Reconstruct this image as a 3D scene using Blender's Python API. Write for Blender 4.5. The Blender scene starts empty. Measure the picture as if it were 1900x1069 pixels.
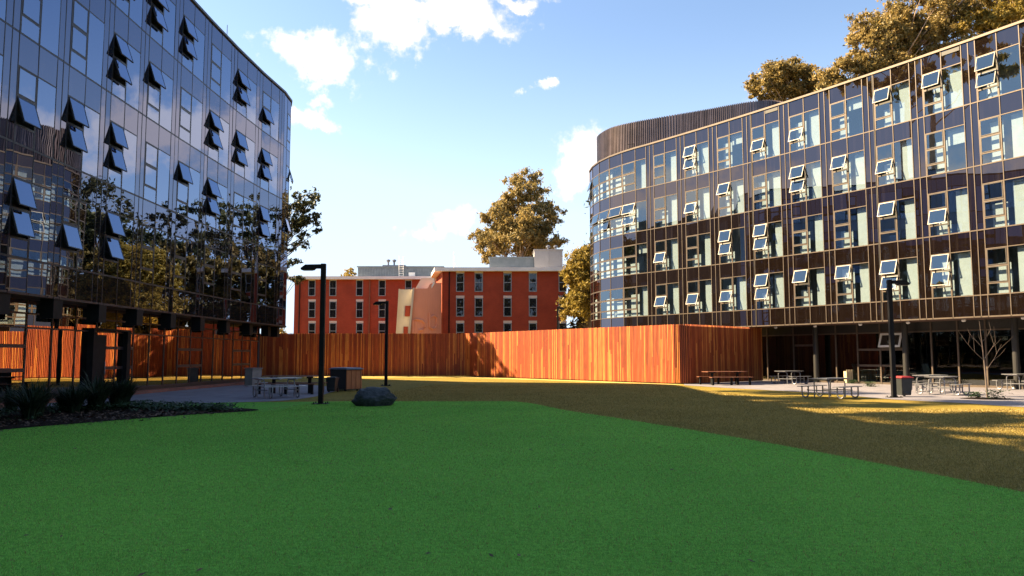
import bpy, math, random
import numpy as np
from mathutils import Vector
random.seed(7)
R = math.radians
scene = bpy.context.scene
COL = scene.collection

# ------------------------------------------------------------------ camera
F_PX, PITCH, EYE = 1450.0, R(5.02), 1.6
cam = bpy.data.objects.new('camera', bpy.data.cameras.new('camera'))
COL.objects.link(cam); scene.camera = cam
cam.location = (0, 0, EYE)
cam.rotation_euler = (R(90) + PITCH, 0, 0)
cam.data.sensor_width = 36.0
cam.data.lens = F_PX / 1900 * 36.0
cam.data.clip_end = 3000

def ray(px, py):
    u = (px - 950) / F_PX; v = (534.5 - py) / F_PX
    return Vector((u, math.cos(PITCH) - v * math.sin(PITCH), math.sin(PITCH) + v * math.cos(PITCH)))
def at(px, py, z=0.0):
    r = ray(px, py); t = (z - EYE) / r.z
    return Vector((r.x * t, r.y * t, z))
def at_y(px, py, Y):
    r = ray(px, py); t = Y / r.y
    return Vector((r.x * t, Y, EYE + r.z * t))

# ------------------------------------------------------------------ light
SUN_EL = R(37.0)
SUN_DIR = Vector((-math.cos(SUN_EL) * math.cos(R(14)), math.cos(SUN_EL) * math.sin(R(14)), math.sin(SUN_EL)))
sun = bpy.data.objects.new('sun', bpy.data.lights.new('sun', 'SUN'))
COL.objects.link(sun)
sun.rotation_euler = SUN_DIR.to_track_quat('Z', 'Y').to_euler()
sun.data.energy = 5.0
sun.data.angle = R(0.5)
sun.data.color = (1.0, 0.76, 0.44)

scene.view_settings.view_transform = 'Standard'
scene.view_settings.look = 'None'
scene.view_settings.exposure = 2.43
scene.view_settings.gamma = 1.0

world = bpy.data.worlds.new('World'); scene.world = world
world.use_nodes = True
def N(nt, typ, **kw):
    n = nt.nodes.new(typ)
    for k, v in kw.items():
        if k in ('blend_type', 'operation', 'data_type', 'sky_type', 'noise_dimensions', 'interpolation_type', 'wave_type', 'bands_direction', 'feature', 'distance', 'clamp', 'use_clamp'):
            setattr(n, k, v)
        else:
            n.inputs[k.replace('_', ' ')].default_value = v
    return n
def world_nodes():
    nt = world.node_tree; nt.nodes.clear(); L = nt.links.new
    out = nt.nodes.new('ShaderNodeOutputWorld'); bg = nt.nodes.new('ShaderNodeBackground')
    bg.inputs['Strength'].default_value = 0.05
    sky = nt.nodes.new('ShaderNodeTexSky'); sky.sky_type = 'NISHITA'; sky.sun_disc = False
    sky.sun_elevation = SUN_EL
    sky.sun_rotation = math.atan2(SUN_DIR.x, SUN_DIR.y)
    sky.air_density = 1.0; sky.dust_density = 0.8; sky.ozone_density = 1.0; sky.altitude = 500
    tc = nt.nodes.new('ShaderNodeTexCoord')
    n1 = N(nt, 'ShaderNodeTexNoise', Scale=9.0, Detail=10.0, Roughness=0.62)
    n2 = N(nt, 'ShaderNodeTexNoise', Scale=30.0, Detail=6.0, Roughness=0.6)
    L(tc.outputs['Generated'], n1.inputs['Vector']); L(tc.outputs['Generated'], n2.inputs['Vector'])
    sub = N(nt, 'ShaderNodeVectorMath', operation='SUBTRACT'); sub.inputs[1].default_value = (.5, .5, .5)
    L(n1.outputs['Color'], sub.inputs[0])
    sc = N(nt, 'ShaderNodeVectorMath', operation='SCALE'); sc.inputs['Scale'].default_value = 0.13
    L(sub.outputs[0], sc.inputs[0])
    add = N(nt, 'ShaderNodeVectorMath', operation='ADD'); L(tc.outputs['Generated'], add.inputs[0]); L(sc.outputs[0], add.inputs[1])
    # (direction, horizontal radius, vertical radius, strength): fair-weather cloud puffs
    def d(px, py): return ray(px, py).normalized()
    def az(a, e): return Vector((math.sin(R(a)) * math.cos(R(e)), math.cos(R(a)) * math.cos(R(e)), math.sin(R(e))))
    puffs = [(d(575, 100), .062, .036, .95), (d(500, 65), .035, .018, .6), (d(625, 112), .03, .03, .8),
             (d(740, 65), .052, .036, 1.0), (d(850, 38), .08, .026, .95), (d(950, 8), .05, .014, .7), (d(700, 5), .045, .026, .8),
             (d(575, 222), .035, .018, .7), (d(1095, 312), .045, .045, 1.0), (d(1015, 155), .022, .008, .55), (d(985, 168), .012, .008, .5),
             (d(805, 436), .03, .012, .6), (d(862, 414), .025, .018, .55), (d(590, 185), .02, .012, .5),
             (az(24, 14.5), .15, .05, .9), (az(33, 14), .12, .05, 1.0), (az(42, 13), .07, .03, .8),
             (az(-78, 11), .3, .05, 1.0), (az(-50, 26), .12, .03, .6), (az(105, 28), .12, .04, .6)]
    acc = None
    for c, rx, rz, s in puffs:
        v = N(nt, 'ShaderNodeVectorMath', operation='SUBTRACT'); L(add.outputs[0], v.inputs[0]); v.inputs[1].default_value = c
        m = N(nt, 'ShaderNodeVectorMath', operation='MULTIPLY'); L(v.outputs[0], m.inputs[0]); m.inputs[1].default_value = (1/rx, 1/rx, 1/rz)
        ln = N(nt, 'ShaderNodeVectorMath', operation='LENGTH'); L(m.outputs[0], ln.inputs[0])
        mr = nt.nodes.new('ShaderNodeMapRange'); mr.interpolation_type = 'SMOOTHSTEP'
        mr.inputs['From Min'].default_value = 1.35; mr.inputs['From Max'].default_value = 0.25
        mr.inputs['To Min'].default_value = 0; mr.inputs['To Max'].default_value = s
        L(ln.outputs['Value'], mr.inputs['Value'])
        if acc is None: acc = mr.outputs[0]
        else:
            mx = N(nt, 'ShaderNodeMath', operation='MAXIMUM'); L(acc, mx.inputs[0]); L(mr.outputs[0], mx.inputs[1]); acc = mx.outputs[0]
    t = N(nt, 'ShaderNodeMath', operation='MULTIPLY_ADD'); L(n2.outputs['Fac'], t.inputs[0]); t.inputs[1].default_value = 1.9; t.inputs[2].default_value = -1.02
    t2 = N(nt, 'ShaderNodeMath', operation='ADD'); L(acc, t2.inputs[0]); L(t.outputs[0], t2.inputs[1])
    mk = nt.nodes.new('ShaderNodeMapRange'); mk.interpolation_type = 'SMOOTHSTEP'
    mk.inputs['From Min'].default_value = 0.12; mk.inputs['From Max'].default_value = 0.85
    L(t2.outputs[0], mk.inputs['Value'])
    zero = N(nt, 'ShaderNodeMath', operation='GREATER_THAN'); L(acc, zero.inputs[0]); zero.inputs[1].default_value = 0.001
    mk2 = N(nt, 'ShaderNodeMath', operation='MULTIPLY'); L(mk.outputs[0], mk2.inputs[0]); L(zero.outputs[0], mk2.inputs[1])
    # pale air near the horizon
    sp = nt.nodes.new('ShaderNodeSeparateXYZ'); L(tc.outputs['Generated'], sp.inputs[0])
    hz = nt.nodes.new('ShaderNodeMapRange'); hz.interpolation_type = 'SMOOTHSTEP'
    hz.inputs['From Min'].default_value = 0.42; hz.inputs['From Max'].default_value = 0.0; hz.inputs['To Min'].default_value = 0.0; hz.inputs['To Max'].default_value = HAZE_MAX
    L(sp.outputs['Z'], hz.inputs['Value'])
    mh = N(nt, 'ShaderNodeMix', data_type='RGBA'); fy = nt.nodes.new('ShaderNodeMapRange'); fy.interpolation_type = 'SMOOTHSTEP'
    fy.inputs['From Min'].default_value = 0.1; fy.inputs['From Max'].default_value = 0.8; fy.inputs['To Min'].default_value = 0.3
    L(sp.outputs['Y'], fy.inputs['Value'])
    hm = N(nt, 'ShaderNodeMath', operation='MULTIPLY'); L(hz.outputs[0], hm.inputs[0]); L(fy.outputs[0], hm.inputs[1])
    lim = N(nt, 'ShaderNodeVectorMath', operation='MINIMUM'); L(sky.outputs[0], lim.inputs[0]); lim.inputs[1].default_value = (2.6, 3.6, 5.2)
    L(hm.outputs[0], mh.inputs[0]); L(lim.outputs[0], mh.inputs[6]); mh.inputs[7].default_value = HAZE_COL
    ms = N(nt, 'ShaderNodeMix', data_type='RGBA'); L(mk2.outputs[0], ms.inputs[0]); L(mh.outputs[2], ms.inputs[6]); ms.inputs[7].default_value = CLOUD_COL
    L(ms.outputs[2], bg.inputs['Color']); L(bg.outputs[0], out.inputs[0])
HAZE_MAX = 0.62
HAZE_COL = (4.3, 5.0, 5.5, 1)
CLOUD_COL = (6.0, 5.3, 5.0, 1)
world_nodes()

# ------------------------------------------------------------------ materials
def new_mat(name):
    m = bpy.data.materials.new(name); m.use_nodes = True
    nt = m.node_tree; nt.nodes.clear()
    return m, nt, nt.links.new
def finish(nt, L, shader):
    o = nt.nodes.new('ShaderNodeOutputMaterial'); L(shader, o.inputs[0])
def rgba(c): return (c[0], c[1], c[2], 1)
def coords(nt): return nt.nodes.new('ShaderNodeTexCoord').outputs['Object']
def mix_col(nt, L, fac, a, b, mode='MIX'):
    m = N(nt, 'ShaderNodeMix', data_type='RGBA', blend_type=mode)
    if isinstance(fac, (int, float)): m.inputs[0].default_value = fac
    else: L(fac, m.inputs[0])
    for i, x in ((6, a), (7, b)):
        if isinstance(x, tuple): m.inputs[i].default_value = rgba(x)
        else: L(x, m.inputs[i])
    return m.outputs[2]
def ramp(nt, L, val, a, b):
    r = nt.nodes.new('ShaderNodeMapRange'); r.interpolation_type = 'SMOOTHSTEP'
    r.inputs['From Min'].default_value = a; r.inputs['From Max'].default_value = b; L(val, r.inputs['Value'])
    return r.outputs[0]
def simple(name, a, b=None, scale=4.0, rough=.7, metal=0.0, bump=0.0, bscale=40.0, island=0.0, spec=.5):
    m, nt, L = new_mat(name)
    co = coords(nt)
    n = N(nt, 'ShaderNodeTexNoise', Scale=scale, Detail=6.0, Roughness=.6); L(co, n.inputs['Vector'])
    col = mix_col(nt, L, ramp(nt, L, n.outputs['Fac'], .3, .7), a, b or tuple(x * .7 for x in a))
    p = nt.nodes.new('ShaderNodeBsdfPrincipled')
    if island:
        g = nt.nodes.new('ShaderNodeNewGeometry')
        h = nt.nodes.new('ShaderNodeHueSaturation')
        mr = nt.nodes.new('ShaderNodeMapRange'); mr.inputs['To Min'].default_value = 1 - island; mr.inputs['To Max'].default_value = 1 + island
        L(g.outputs['Random Per Island'], mr.inputs['Value']); L(mr.outputs[0], h.inputs['Value']); L(col, h.inputs['Color']); col = h.outputs[0]
    L(col, p.inputs['Base Color'])
    p.inputs['Roughness'].default_value = rough; p.inputs['Metallic'].default_value = metal
    p.inputs['Specular IOR Level'].default_value = spec
    if bump:
        n2 = N(nt, 'ShaderNodeTexNoise', Scale=bscale, Detail=5.0); L(co, n2.inputs['Vector'])
        bp = nt.nodes.new('ShaderNodeBump'); bp.inputs['Strength'].default_value = bump; bp.inputs['Distance'].default_value = .02
        L(n2.outputs['Fac'], bp.inputs['Height']); L(bp.outputs[0], p.inputs['Normal'])
    finish(nt, L, p.outputs[0])
    return m
def glass(name, tint, refl, ior, wob=.003, rcol=(1, 1, 1), body=None):
    """coated facade glass: tinted see-through (or an opaque body) under a mirror-like coat"""
    m, nt, L = new_mat(name)
    co = coords(nt)
    n = N(nt, 'ShaderNodeTexNoise', Scale=.9, Detail=1.5); L(co, n.inputs['Vector'])
    bp = nt.nodes.new('ShaderNodeBump'); bp.inputs['Strength'].default_value = 1.0; bp.inputs['Distance'].default_value = wob
    L(n.outputs['Fac'], bp.inputs['Height'])
    g = nt.nodes.new('ShaderNodeBsdfGlossy'); g.inputs['Roughness'].default_value = 0.0; g.inputs['Color'].default_value = rgba(rcol)
    L(bp.outputs[0], g.inputs['Normal'])
    if body is None:
        t = nt.nodes.new('ShaderNodeBsdfTransparent'); t.inputs['Color'].default_value = rgba(tint)
    else:
        t = nt.nodes.new('ShaderNodeBsdfDiffuse')
        # faint dirt runs down the panel
        w = N(nt, 'ShaderNodeTexNoise', Scale=1.0, Detail=4.0); mp = nt.nodes.new('ShaderNodeMapping'); mp.inputs['Scale'].default_value = (5, 5, .25)
        L(co, mp.inputs['Vector']); L(mp.outputs[0], w.inputs['Vector'])
        L(mix_col(nt, L, ramp(nt, L, w.outputs['Fac'], .52, .75), body, tuple(x * 1.7 + .003 for x in body)), t.inputs['Color'])
    fr = nt.nodes.new('ShaderNodeFresnel'); fr.inputs['IOR'].default_value = ior
    mr = nt.nodes.new('ShaderNodeMapRange'); mr.inputs['To Min'].default_value = refl; mr.inputs['To Max'].default_value = 1.0
    L(fr.outputs[0], mr.inputs['Value'])
    gm = nt.nodes.new('ShaderNodeNewGeometry'); inv = N(nt, 'ShaderNodeMath', operation='SUBTRACT'); inv.inputs[0].default_value = 1.0; L(gm.outputs['Backfacing'], inv.inputs[1])
    ml = N(nt, 'ShaderNodeMath', operation='MULTIPLY'); L(mr.outputs[0], ml.inputs[0]); L(inv.outputs[0], ml.inputs[1])
    mx = nt.nodes.new('ShaderNodeMixShader'); L(ml.outputs[0], mx.inputs[0]); L(t.outputs[0], mx.inputs[1]); L(g.outputs[0], mx.inputs[2])
    finish(nt, L, mx.outputs[0])
    return m
def ground_mat(name, a, b, c, fine=60.0, big=.35, bump=.6, dist=.02):
    m, nt, L = new_mat(name); co = coords(nt)
    n1 = N(nt, 'ShaderNodeTexNoise', Scale=fine, Detail=8.0, Roughness=.75); L(co, n1.inputs['Vector'])
    n2 = N(nt, 'ShaderNodeTexNoise', Scale=big, Detail=5.0, Roughness=.6); L(co, n2.inputs['Vector'])
    n3 = N(nt, 'ShaderNodeTexNoise', Scale=big * 9, Detail=5.0, Roughness=.7); L(co, n3.inputs['Vector'])
    col = mix_col(nt, L, ramp(nt, L, n2.outputs['Fac'], .35, .65), a, b)
    col = mix_col(nt, L, ramp(nt, L, n3.outputs['Fac'], .5, .72), col, c)
    n4 = N(nt, 'ShaderNodeTexNoise', Scale=fine * .2, Detail=6.0, Roughness=.8); L(co, n4.inputs['Vector'])
    av = N(nt, 'ShaderNodeMath', operation='MULTIPLY_ADD'); L(n4.outputs['Fac'], av.inputs[0]); av.inputs[1].default_value = .4
    hf = N(nt, 'ShaderNodeMath', operation='MULTIPLY'); L(n1.outputs['Fac'], hf.inputs[0]); hf.inputs[1].default_value = .6; L(hf.outputs[0], av.inputs[2])
    v = ramp(nt, L, av.outputs[0], .37, .63)
    col = mix_col(nt, L, v, mix_col(nt, L, 1.0, col, (.45, .45, .45), 'MULTIPLY'), mix_col(nt, L, 1.0, col, (1.5, 1.5, 1.5), 'MULTIPLY'))
    p = nt.nodes.new('ShaderNodeBsdfPrincipled'); L(col, p.inputs['Base Color']); p.inputs['Roughness'].default_value = .9
    p.inputs['Specular IOR Level'].default_value = .04
    bp = nt.nodes.new('ShaderNodeBump'); bp.inputs['Strength'].default_value = bump; bp.inputs['Distance'].default_value = dist
    L(n1.outputs['Fac'], bp.inputs['Height']); L(bp.outputs[0], p.inputs['Normal'])
    finish(nt, L, p.outputs[0])
    return m
def leaf_mat(name, a, b, trans=.25):
    m, nt, L = new_mat(name)
    g = nt.nodes.new('ShaderNodeNewGeometry')
    co = coords(nt); n = N(nt, 'ShaderNodeTexNoise', Scale=.35, Detail=3.0); L(co, n.inputs['Vector'])
    md = N(nt, 'ShaderNodeMath', operation='MULTIPLY_ADD'); L(g.outputs['Random Per Island'], md.inputs[0]); md.inputs[1].default_value = .5
    sb = N(nt, 'ShaderNodeMath', operation='MULTIPLY'); L(n.outputs['Fac'], sb.inputs[0]); sb.inputs[1].default_value = .5; L(sb.outputs[0], md.inputs[2])
    col = mix_col(nt, L, ramp(nt, L, md.outputs[0], .2, .8), a, b)
    d = nt.nodes.new('ShaderNodeBsdfPrincipled'); L(col, d.inputs['Base Color']); d.inputs['Roughness'].default_value = .55; d.inputs['Specular IOR Level'].default_value = .3
    t = nt.nodes.new('ShaderNodeBsdfTranslucent'); L(col, t.inputs['Color'])
    mx = nt.nodes.new('ShaderNodeMixShader'); mx.inputs[0].default_value = trans; L(d.outputs[0], mx.inputs[1]); L(t.outputs[0], mx.inputs[2])
    finish(nt, L, mx.outputs[0]); return m
def timber_mat(name, a, b, c):
    m, nt, L = new_mat(name); co = coords(nt)
    g = nt.nodes.new('ShaderNodeNewGeometry')
    mp = nt.nodes.new('ShaderNodeMapping'); mp.inputs['Scale'].default_value = (9, 9, .9); L(co, mp.inputs['Vector'])
    n = N(nt, 'ShaderNodeTexNoise', Scale=2.0, Detail=5.0); L(mp.outputs[0], n.inputs['Vector'])
    r = nt.nodes.new('ShaderNodeValToRGB'); L(g.outputs['Random Per Island'], r.inputs['Fac'])
    e = r.color_ramp.elements; e[0].color = rgba(a); e[1].color = rgba(c); x = e.new(.62); x.color = rgba(b)
    col = mix_col(nt, L, ramp(nt, L, n.outputs['Fac'], .3, .8), r.outputs[0], mix_col(nt, L, 1.0, r.outputs[0], (.6, .55, .5), 'MULTIPLY'))
    p = nt.nodes.new('ShaderNodeBsdfPrincipled'); L(col, p.inputs['Base Color']); p.inputs['Roughness'].default_value = .6
    finish(nt, L, p.outputs[0]); return m
def brick_mat(name, a, b, mortar):
    m, nt, L = new_mat(name)
    tc = nt.nodes.new('ShaderNodeTexCoord'); sp = nt.nodes.new('ShaderNodeSeparateXYZ'); L(tc.outputs['Object'], sp.inputs[0])
    ad = N(nt, 'ShaderNodeMath', operation='ADD'); L(sp.outputs['X'], ad.inputs[0]); L(sp.outputs['Y'], ad.inputs[1])
    cb = nt.nodes.new('ShaderNodeCombineXYZ'); L(ad.outputs[0], cb.inputs[0]); L(sp.outputs['Z'], cb.inputs[1])
    br = nt.nodes.new('ShaderNodeTexBrick'); L(cb.outputs[0], br.inputs['Vector'])
    br.inputs['Color1'].default_value = rgba(a); br.inputs['Color2'].default_value = rgba(b); br.inputs['Mortar'].default_value = rgba(mortar)
    br.inputs['Scale'].default_value = 1.0; br.inputs['Brick Width'].default_value = .24; br.inputs['Row Height'].default_value = .086; br.inputs['Mortar Size'].default_value = .006
    n = N(nt, 'ShaderNodeTexNoise', Scale=.5, Detail=5.0); L(tc.outputs['Object'], n.inputs['Vector'])
    col = mix_col(nt, L, ramp(nt, L, n.outputs['Fac'], .35, .7), br.outputs['Color'], mix_col(nt, L, 1.0, br.outputs['Color'], (.78, .72, .7), 'MULTIPLY'))
    p = nt.nodes.new('ShaderNodeBsdfPrincipled'); L(col, p.inputs['Base Color']); p.inputs['Roughness'].default_value = .85
    finish(nt, L, p.outputs[0]); return m
def paving_mat(name, a, b):
    m, nt, L = new_mat(name); co = coords(nt)
    br = nt.nodes.new('ShaderNodeTexBrick'); L(co, br.inputs['Vector']); br.offset = 0.0
    br.inputs['Color1'].default_value = rgba(a); br.inputs['Color2'].default_value = rgba(b); br.inputs['Mortar'].default_value = rgba(tuple(x * .45 for x in a))
    br.inputs['Scale'].default_value = 1.0; br.inputs['Brick Width'].default_value = 1.8; br.inputs['Row Height'].default_value = 1.8; br.inputs['Mortar Size'].default_value = .012
    n = N(nt, 'ShaderNodeTexNoise', Scale=1.3, Detail=8.0, Roughness=.7); L(co, n.inputs['Vector'])
    col = mix_col(nt, L, ramp(nt, L, n.outputs['Fac'], .35, .7), br.outputs['Color'], mix_col(nt, L, 1.0, br.outputs['Color'], (.7, .7, .72), 'MULTIPLY'))
    p = nt.nodes.new('ShaderNodeBsdfPrincipled'); L(col, p.inputs['Base Color']); p.inputs['Roughness'].default_value = .85
    finish(nt, L, p.outputs[0]); return m

M = {}
M['frame'] = simple('anodised_frame', (.115, .088, .070), (.088, .068, .055), 3, rough=.42, metal=.35)
M['frame_shaded'] = simple('shaded_anodised_frame', (.030, .028, .032), (.02, .02, .024), 3, rough=.4, metal=.2)  # darker copy of the frame material, with the left block's shade painted in
M['sash_frame'] = simple('sash_frame', (.065, .055, .05), (.05, .042, .04), 3, rough=.45, metal=.3)
M['gasket'] = simple('black_gasket', (.012, .012, .014), rough=.5)
M['glass_r'] = glass('tinted_glass', (.86, .91, .93), .16, 1.6, wob=.0010, rcol=(.72, .88, 1.0))
M['glass_l'] = glass('mirror_glass', (.16, .20, .22), .30, 1.6, wob=.0016, rcol=(.54, .66, .96))
M['span_r'] = glass('spandrel_brown', None, .09, 1.5, wob=.0010, rcol=(.85, .85, 1.0), body=(.0065, .0040, .0032))
M['span_l'] = glass('spandrel_dark', None, .19, 1.6, wob=.0016, rcol=(.54, .60, .84), body=(.012, .010, .010))
M['glass_g'] = glass('shopfront_glass', (.45, .52, .50), .05, 1.5, wob=.001, rcol=(.9, .95, 1))
M['glass_gl'] = glass('lobby_glass', (.10, .10, .11), .34, 1.6, wob=.0010, rcol=(1, .88, .78))
M['blind'] = simple('roller_blind', (.43, .45, .46), (.38, .40, .41), 2, rough=.8)
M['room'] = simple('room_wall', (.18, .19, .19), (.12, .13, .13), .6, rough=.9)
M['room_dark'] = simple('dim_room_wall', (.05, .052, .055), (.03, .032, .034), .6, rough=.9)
M['dark'] = simple('black_cladding', (.02, .019, .02), (.012, .012, .012), 1, rough=.5)
M['soffit'] = simple('soffit_lining', (.10, .05, .035), (.06, .032, .024), 1, rough=.7)
M['screen'] = simple('ribbed_screen', (.15, .115, .115), (.10, .08, .082), .8, rough=.33, metal=.8, island=.35)
M['timber'] = timber_mat('fence_timber', (.27, .044, .011), (.42, .088, .020), (.72, .28, .06))
M['fence_back'] = simple('fence_backing', (.11, .026, .014), (.08, .02, .01), 1, rough=.8)
M['brick'] = brick_mat('orange_brick', (.31, .040, .015), (.27, .034, .013), (.23, .06, .03))
M['render'] = simple('pink_render', (.70, .30, .20), (.64, .27, .18), .4, rough=.85)
M['concrete'] = simple('cream_concrete', (.60, .54, .44), (.50, .45, .36), .5, rough=.8)
M['cab'] = simple('weathered_concrete', (.26, .24, .22), (.18, .17, .155), 2, rough=.9)
M['plant_grey'] = simple('grey_sheet', (.30, .29, .31), (.25, .245, .26), 1, rough=.6)
M['white'] = simple('white_paint', (.72, .72, .72), (.62, .62, .64), 1, rough=.6)
M['winframe'] = simple('blue_grey_frame', (.22, .25, .30), (.19, .22, .27), 1, rough=.5)
M['lintel'] = simple('pale_lintel', (.55, .47, .44), (.48, .42, .40), 1, rough=.8)
M['oldglass'] = glass('window_glass', None, .02, 1.45, wob=.0005, body=(.010, .012, .016))
M['steel'] = simple('corrugated_steel', (.20, .23, .26), (.15, .18, .21), 1.5, rough=.5, metal=.3)
M['roof'] = simple('roof_membrane', (.30, .30, .31), rough=.9)
M['black'] = simple('black_powdercoat', (.006, .006, .007), (.010, .010, .011), 5, rough=.6, spec=.15)
M['lens'] = simple('lamp_lens', (.30, .30, .28), rough=.3)
M['alu'] = simple('galvanised_aluminium', (.25, .255, .28), (.19, .195, .22), 7, rough=.38, metal=.55)
M['slat'] = simple('brown_slat', (.20, .075, .035), (.15, .05, .028), 6, rough=.6)
M['turf'] = ground_mat('artificial_turf', (.115, .32, .044), (.135, .36, .050), (.10, .285, .038), 75, .30, .7, .02)
M['lawn'] = ground_mat('dry_lawn', (.225, .160, .036), (.165, .13, .028), (.28, .19, .05), 34, .30, .8, .03)
M['sunlit_strip'] = ground_mat('sunlit_lawn', (.46, .34, .12), (.38, .28, .09), (.52, .40, .16), 34, .30, .5, .02)  # lawn colour lightened to paint in the sunlit band by the fence
M['mulch'] = ground_mat('mulch', (.016, .011, .009), (.024, .016, .012), (.036, .025, .02), 22, .8, 1.0, .05)
M['paving'] = paving_mat('grey_paving', (.155, .145, .175), (.175, .165, .195))
M['kerb'] = brick_mat('kerb_brick', (.26, .09, .06), (.20, .07, .05), (.2, .15, .12))
M['rock'] = simple('basalt', (.050, .055, .058), (.018, .022, .024), 7, rough=.85, bump=1.6, bscale=14)
M['bin_dark'] = simple('bin_plastic', (.018, .022, .022), (.012, .015, .016), 4, rough=.5)
M['bin_side'] = simple('bin_panel', (.44, .15, .05), (.34, .11, .04), 2, rough=.6)
M['bin_lid'] = simple('bin_lid', (.18, .20, .26), (.14, .16, .21), 3, rough=.5)
M['red'] = simple('red_lid', (.45, .03, .035), (.35, .02, .025), 4, rough=.45)
M['strap'] = leaf_mat('strappy_leaf', (.010, .022, .010), (.024, .042, .016), .2)
M['weed'] = leaf_mat('ground_cover_leaf', (.014, .036, .013), (.04, .075, .024), .2)
M['euc'] = leaf_mat('eucalypt_leaf', (.15, .125, .045), (.40, .285, .10), .35)
M['euc_gold'] = leaf_mat('golden_leaf', (.16, .13, .025), (.38, .27, .06), .35)
M['euc_dark'] = leaf_mat('dark_leaf', (.030, .045, .020), (.085, .085, .035), .3)
M['hedge'] = leaf_mat('olive_leaf', (.08, .065, .020), (.19, .135, .040), .3)
M['bark'] = simple('pale_bark', (.52, .38, .28), (.34, .24, .18), 1.2, rough=.85)
M['bark_dark'] = simple('grey_bark', (.10, .08, .07), (.16, .12, .10), 2, rough=.9)
M['blade_green'] = leaf_mat('turf_fibre', (.120, .315, .046), (.36, .65, .110), .28)
M['blade_dry'] = leaf_mat('dry_blade', (.20, .155, .040), (.46, .34, .11), .3)
M['thatch'] = leaf_mat('brown_thatch', (.16, .08, .04), (.34, .20, .10), .25)
M['litter'] = simple('dead_leaf', (.12, .06, .03), (.03, .02, .014), 9, rough=.8, island=.5)

# ------------------------------------------------------------------ mesh helpers
X3, Y3, Z3 = Vector((1, 0, 0)), Vector((0, 1, 0)), Vector((0, 0, 1))
class Fr:
    def __init__(s, O, ax=X3, ay=Y3, az=Z3): s.O, s.ax, s.ay, s.az = Vector(O), ax, ay, az
    def p(s, x, y, z): return s.O + s.ax * x + s.ay * y + s.az * z
W = Fr((0, 0, 0))
class MB:
    def __init__(s): s.v, s.f, s.m = [], [], []
    def face(s, pts, mi=0):
        b = len(s.v); s.v += [tuple(p) for p in pts]; s.f.append(tuple(range(b, b + len(pts)))); s.m.append(mi)
    def box(s, fr, x0, x1, y0, y1, z0, z1, mi=0):
        b = len(s.v)
        s.v += [tuple(fr.p(x, y, z)) for z in (z0, z1) for y in (y0, y1) for x in (x0, x1)]
        s.quads(b, mi)
    def quads(s, b, mi):
        p = [Vector(x) for x in s.v[b:b + 8]]
        flip = (p[1] - p[0]).cross(p[2] - p[0]).dot(p[4] - p[0]) < 0      # keep the faces pointing outwards in mirrored frames too
        for q in ((0, 1, 5, 4), (1, 3, 7, 5), (3, 2, 6, 7), (2, 0, 4, 6), (4, 5, 7, 6), (2, 3, 1, 0)):
            s.f.append(tuple(b + i for i in (q[::-1] if flip else q))); s.m.append(mi)
    def hexa(s, pts, mi=0):
        """8 points in the order of box()"""
        b = len(s.v); s.v += [tuple(p) for p in pts]; s.quads(b, mi)
    def tube(s, pts, rad, n=8, mi=0, cap=True):
        pts = [Vector(p) for p in pts]
        if not isinstance(rad, (list, tuple)): rad = [rad] * len(pts)
        b = len(s.v)
        ref = Vector((.31, .17, .93))
        for i, p in enumerate(pts):
            t = (pts[min(i + 1, len(pts) - 1)] - pts[max(i - 1, 0)]).normalized()
            u = t.cross(ref)
            if u.length < .05: u = t.cross(Vector((1, 0, 0)))
            u.normalize(); w = t.cross(u)
            for k in range(n):
                a = 2 * math.pi * k / n
                s.v.append(tuple(p + (u * math.cos(a) + w * math.sin(a)) * rad[i]))
        for i in range(len(pts) - 1):
            for k in range(n):
                k2 = (k + 1) % n
                s.f.append((b + i * n + k, b + i * n + k2, b + (i + 1) * n + k2, b + (i + 1) * n + k)); s.m.append(mi)
        if cap:
            s.f.append(tuple(b + k for k in range(n))[::-1]); s.m.append(mi)
            e = b + (len(pts) - 1) * n
            s.f.append(tuple(e + k for k in range(n))); s.m.append(mi)
    def lathe(s, c, prof, n=14, mi=0):
        b = len(s.v); c = Vector(c)
        for r, z in prof:
            for k in range(n):
                a = 2 * math.pi * k / n; s.v.append((c.x + r * math.cos(a), c.y + r * math.sin(a), c.z + z))
        for i in range(len(prof) - 1):
            for k in range(n):
                k2 = (k + 1) % n
                s.f.append((b + i * n + k, b + i * n + k2, b + (i + 1) * n + k2, b + (i + 1) * n + k)); s.m.append(mi)
        s.f.append(tuple(b + k for k in range(n))[::-1]); s.m.append(mi)
        e = b + (len(prof) - 1) * n
        s.f.append(tuple(e + k for k in range(n))); s.m.append(mi)
    def prism(s, poly, z0, z1, mi=0):
        """poly counter-clockwise list of (x, y)"""
        n = len(poly); b = len(s.v)
        s.v += [(p[0], p[1], z0) for p in poly] + [(p[0], p[1], z1) for p in poly]
        for i in range(n):
            j = (i + 1) % n; s.f.append((b + i, b + j, b + n + j, b + n + i)); s.m.append(mi)
        s.f.append(tuple(b + n + i for i in range(n))); s.m.append(mi)
        s.f.append(tuple(b + i for i in range(n))[::-1]); s.m.append(mi)
    def build(s, name, mats, parent=None, off=None, smooth=False, bevel=0):
        if not isinstance(mats, (list, tuple)): mats = [mats]
        me = bpy.data.meshes.new(name)
        v = s.v
        if off is not None: v = [(a - off[0], b - off[1], c - off[2]) for a, b, c in v]
        me.from_pydata(v, [], s.f)
        for m in mats: me.materials.append(M[m] if isinstance(m, str) else m)
        if len(mats) > 1: me.polygons.foreach_set('material_index', s.m)
        if smooth: me.polygons.foreach_set('use_smooth', [True] * len(s.f))
        me.update()
        o = bpy.data.objects.new(name, me); COL.objects.link(o)
        if parent is not None: o.parent = parent
        if bevel:
            md = o.modifiers.new('bevel', 'BEVEL'); md.width = bevel; md.segments = 2; md.limit_method = 'ANGLE'
        return o
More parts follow.
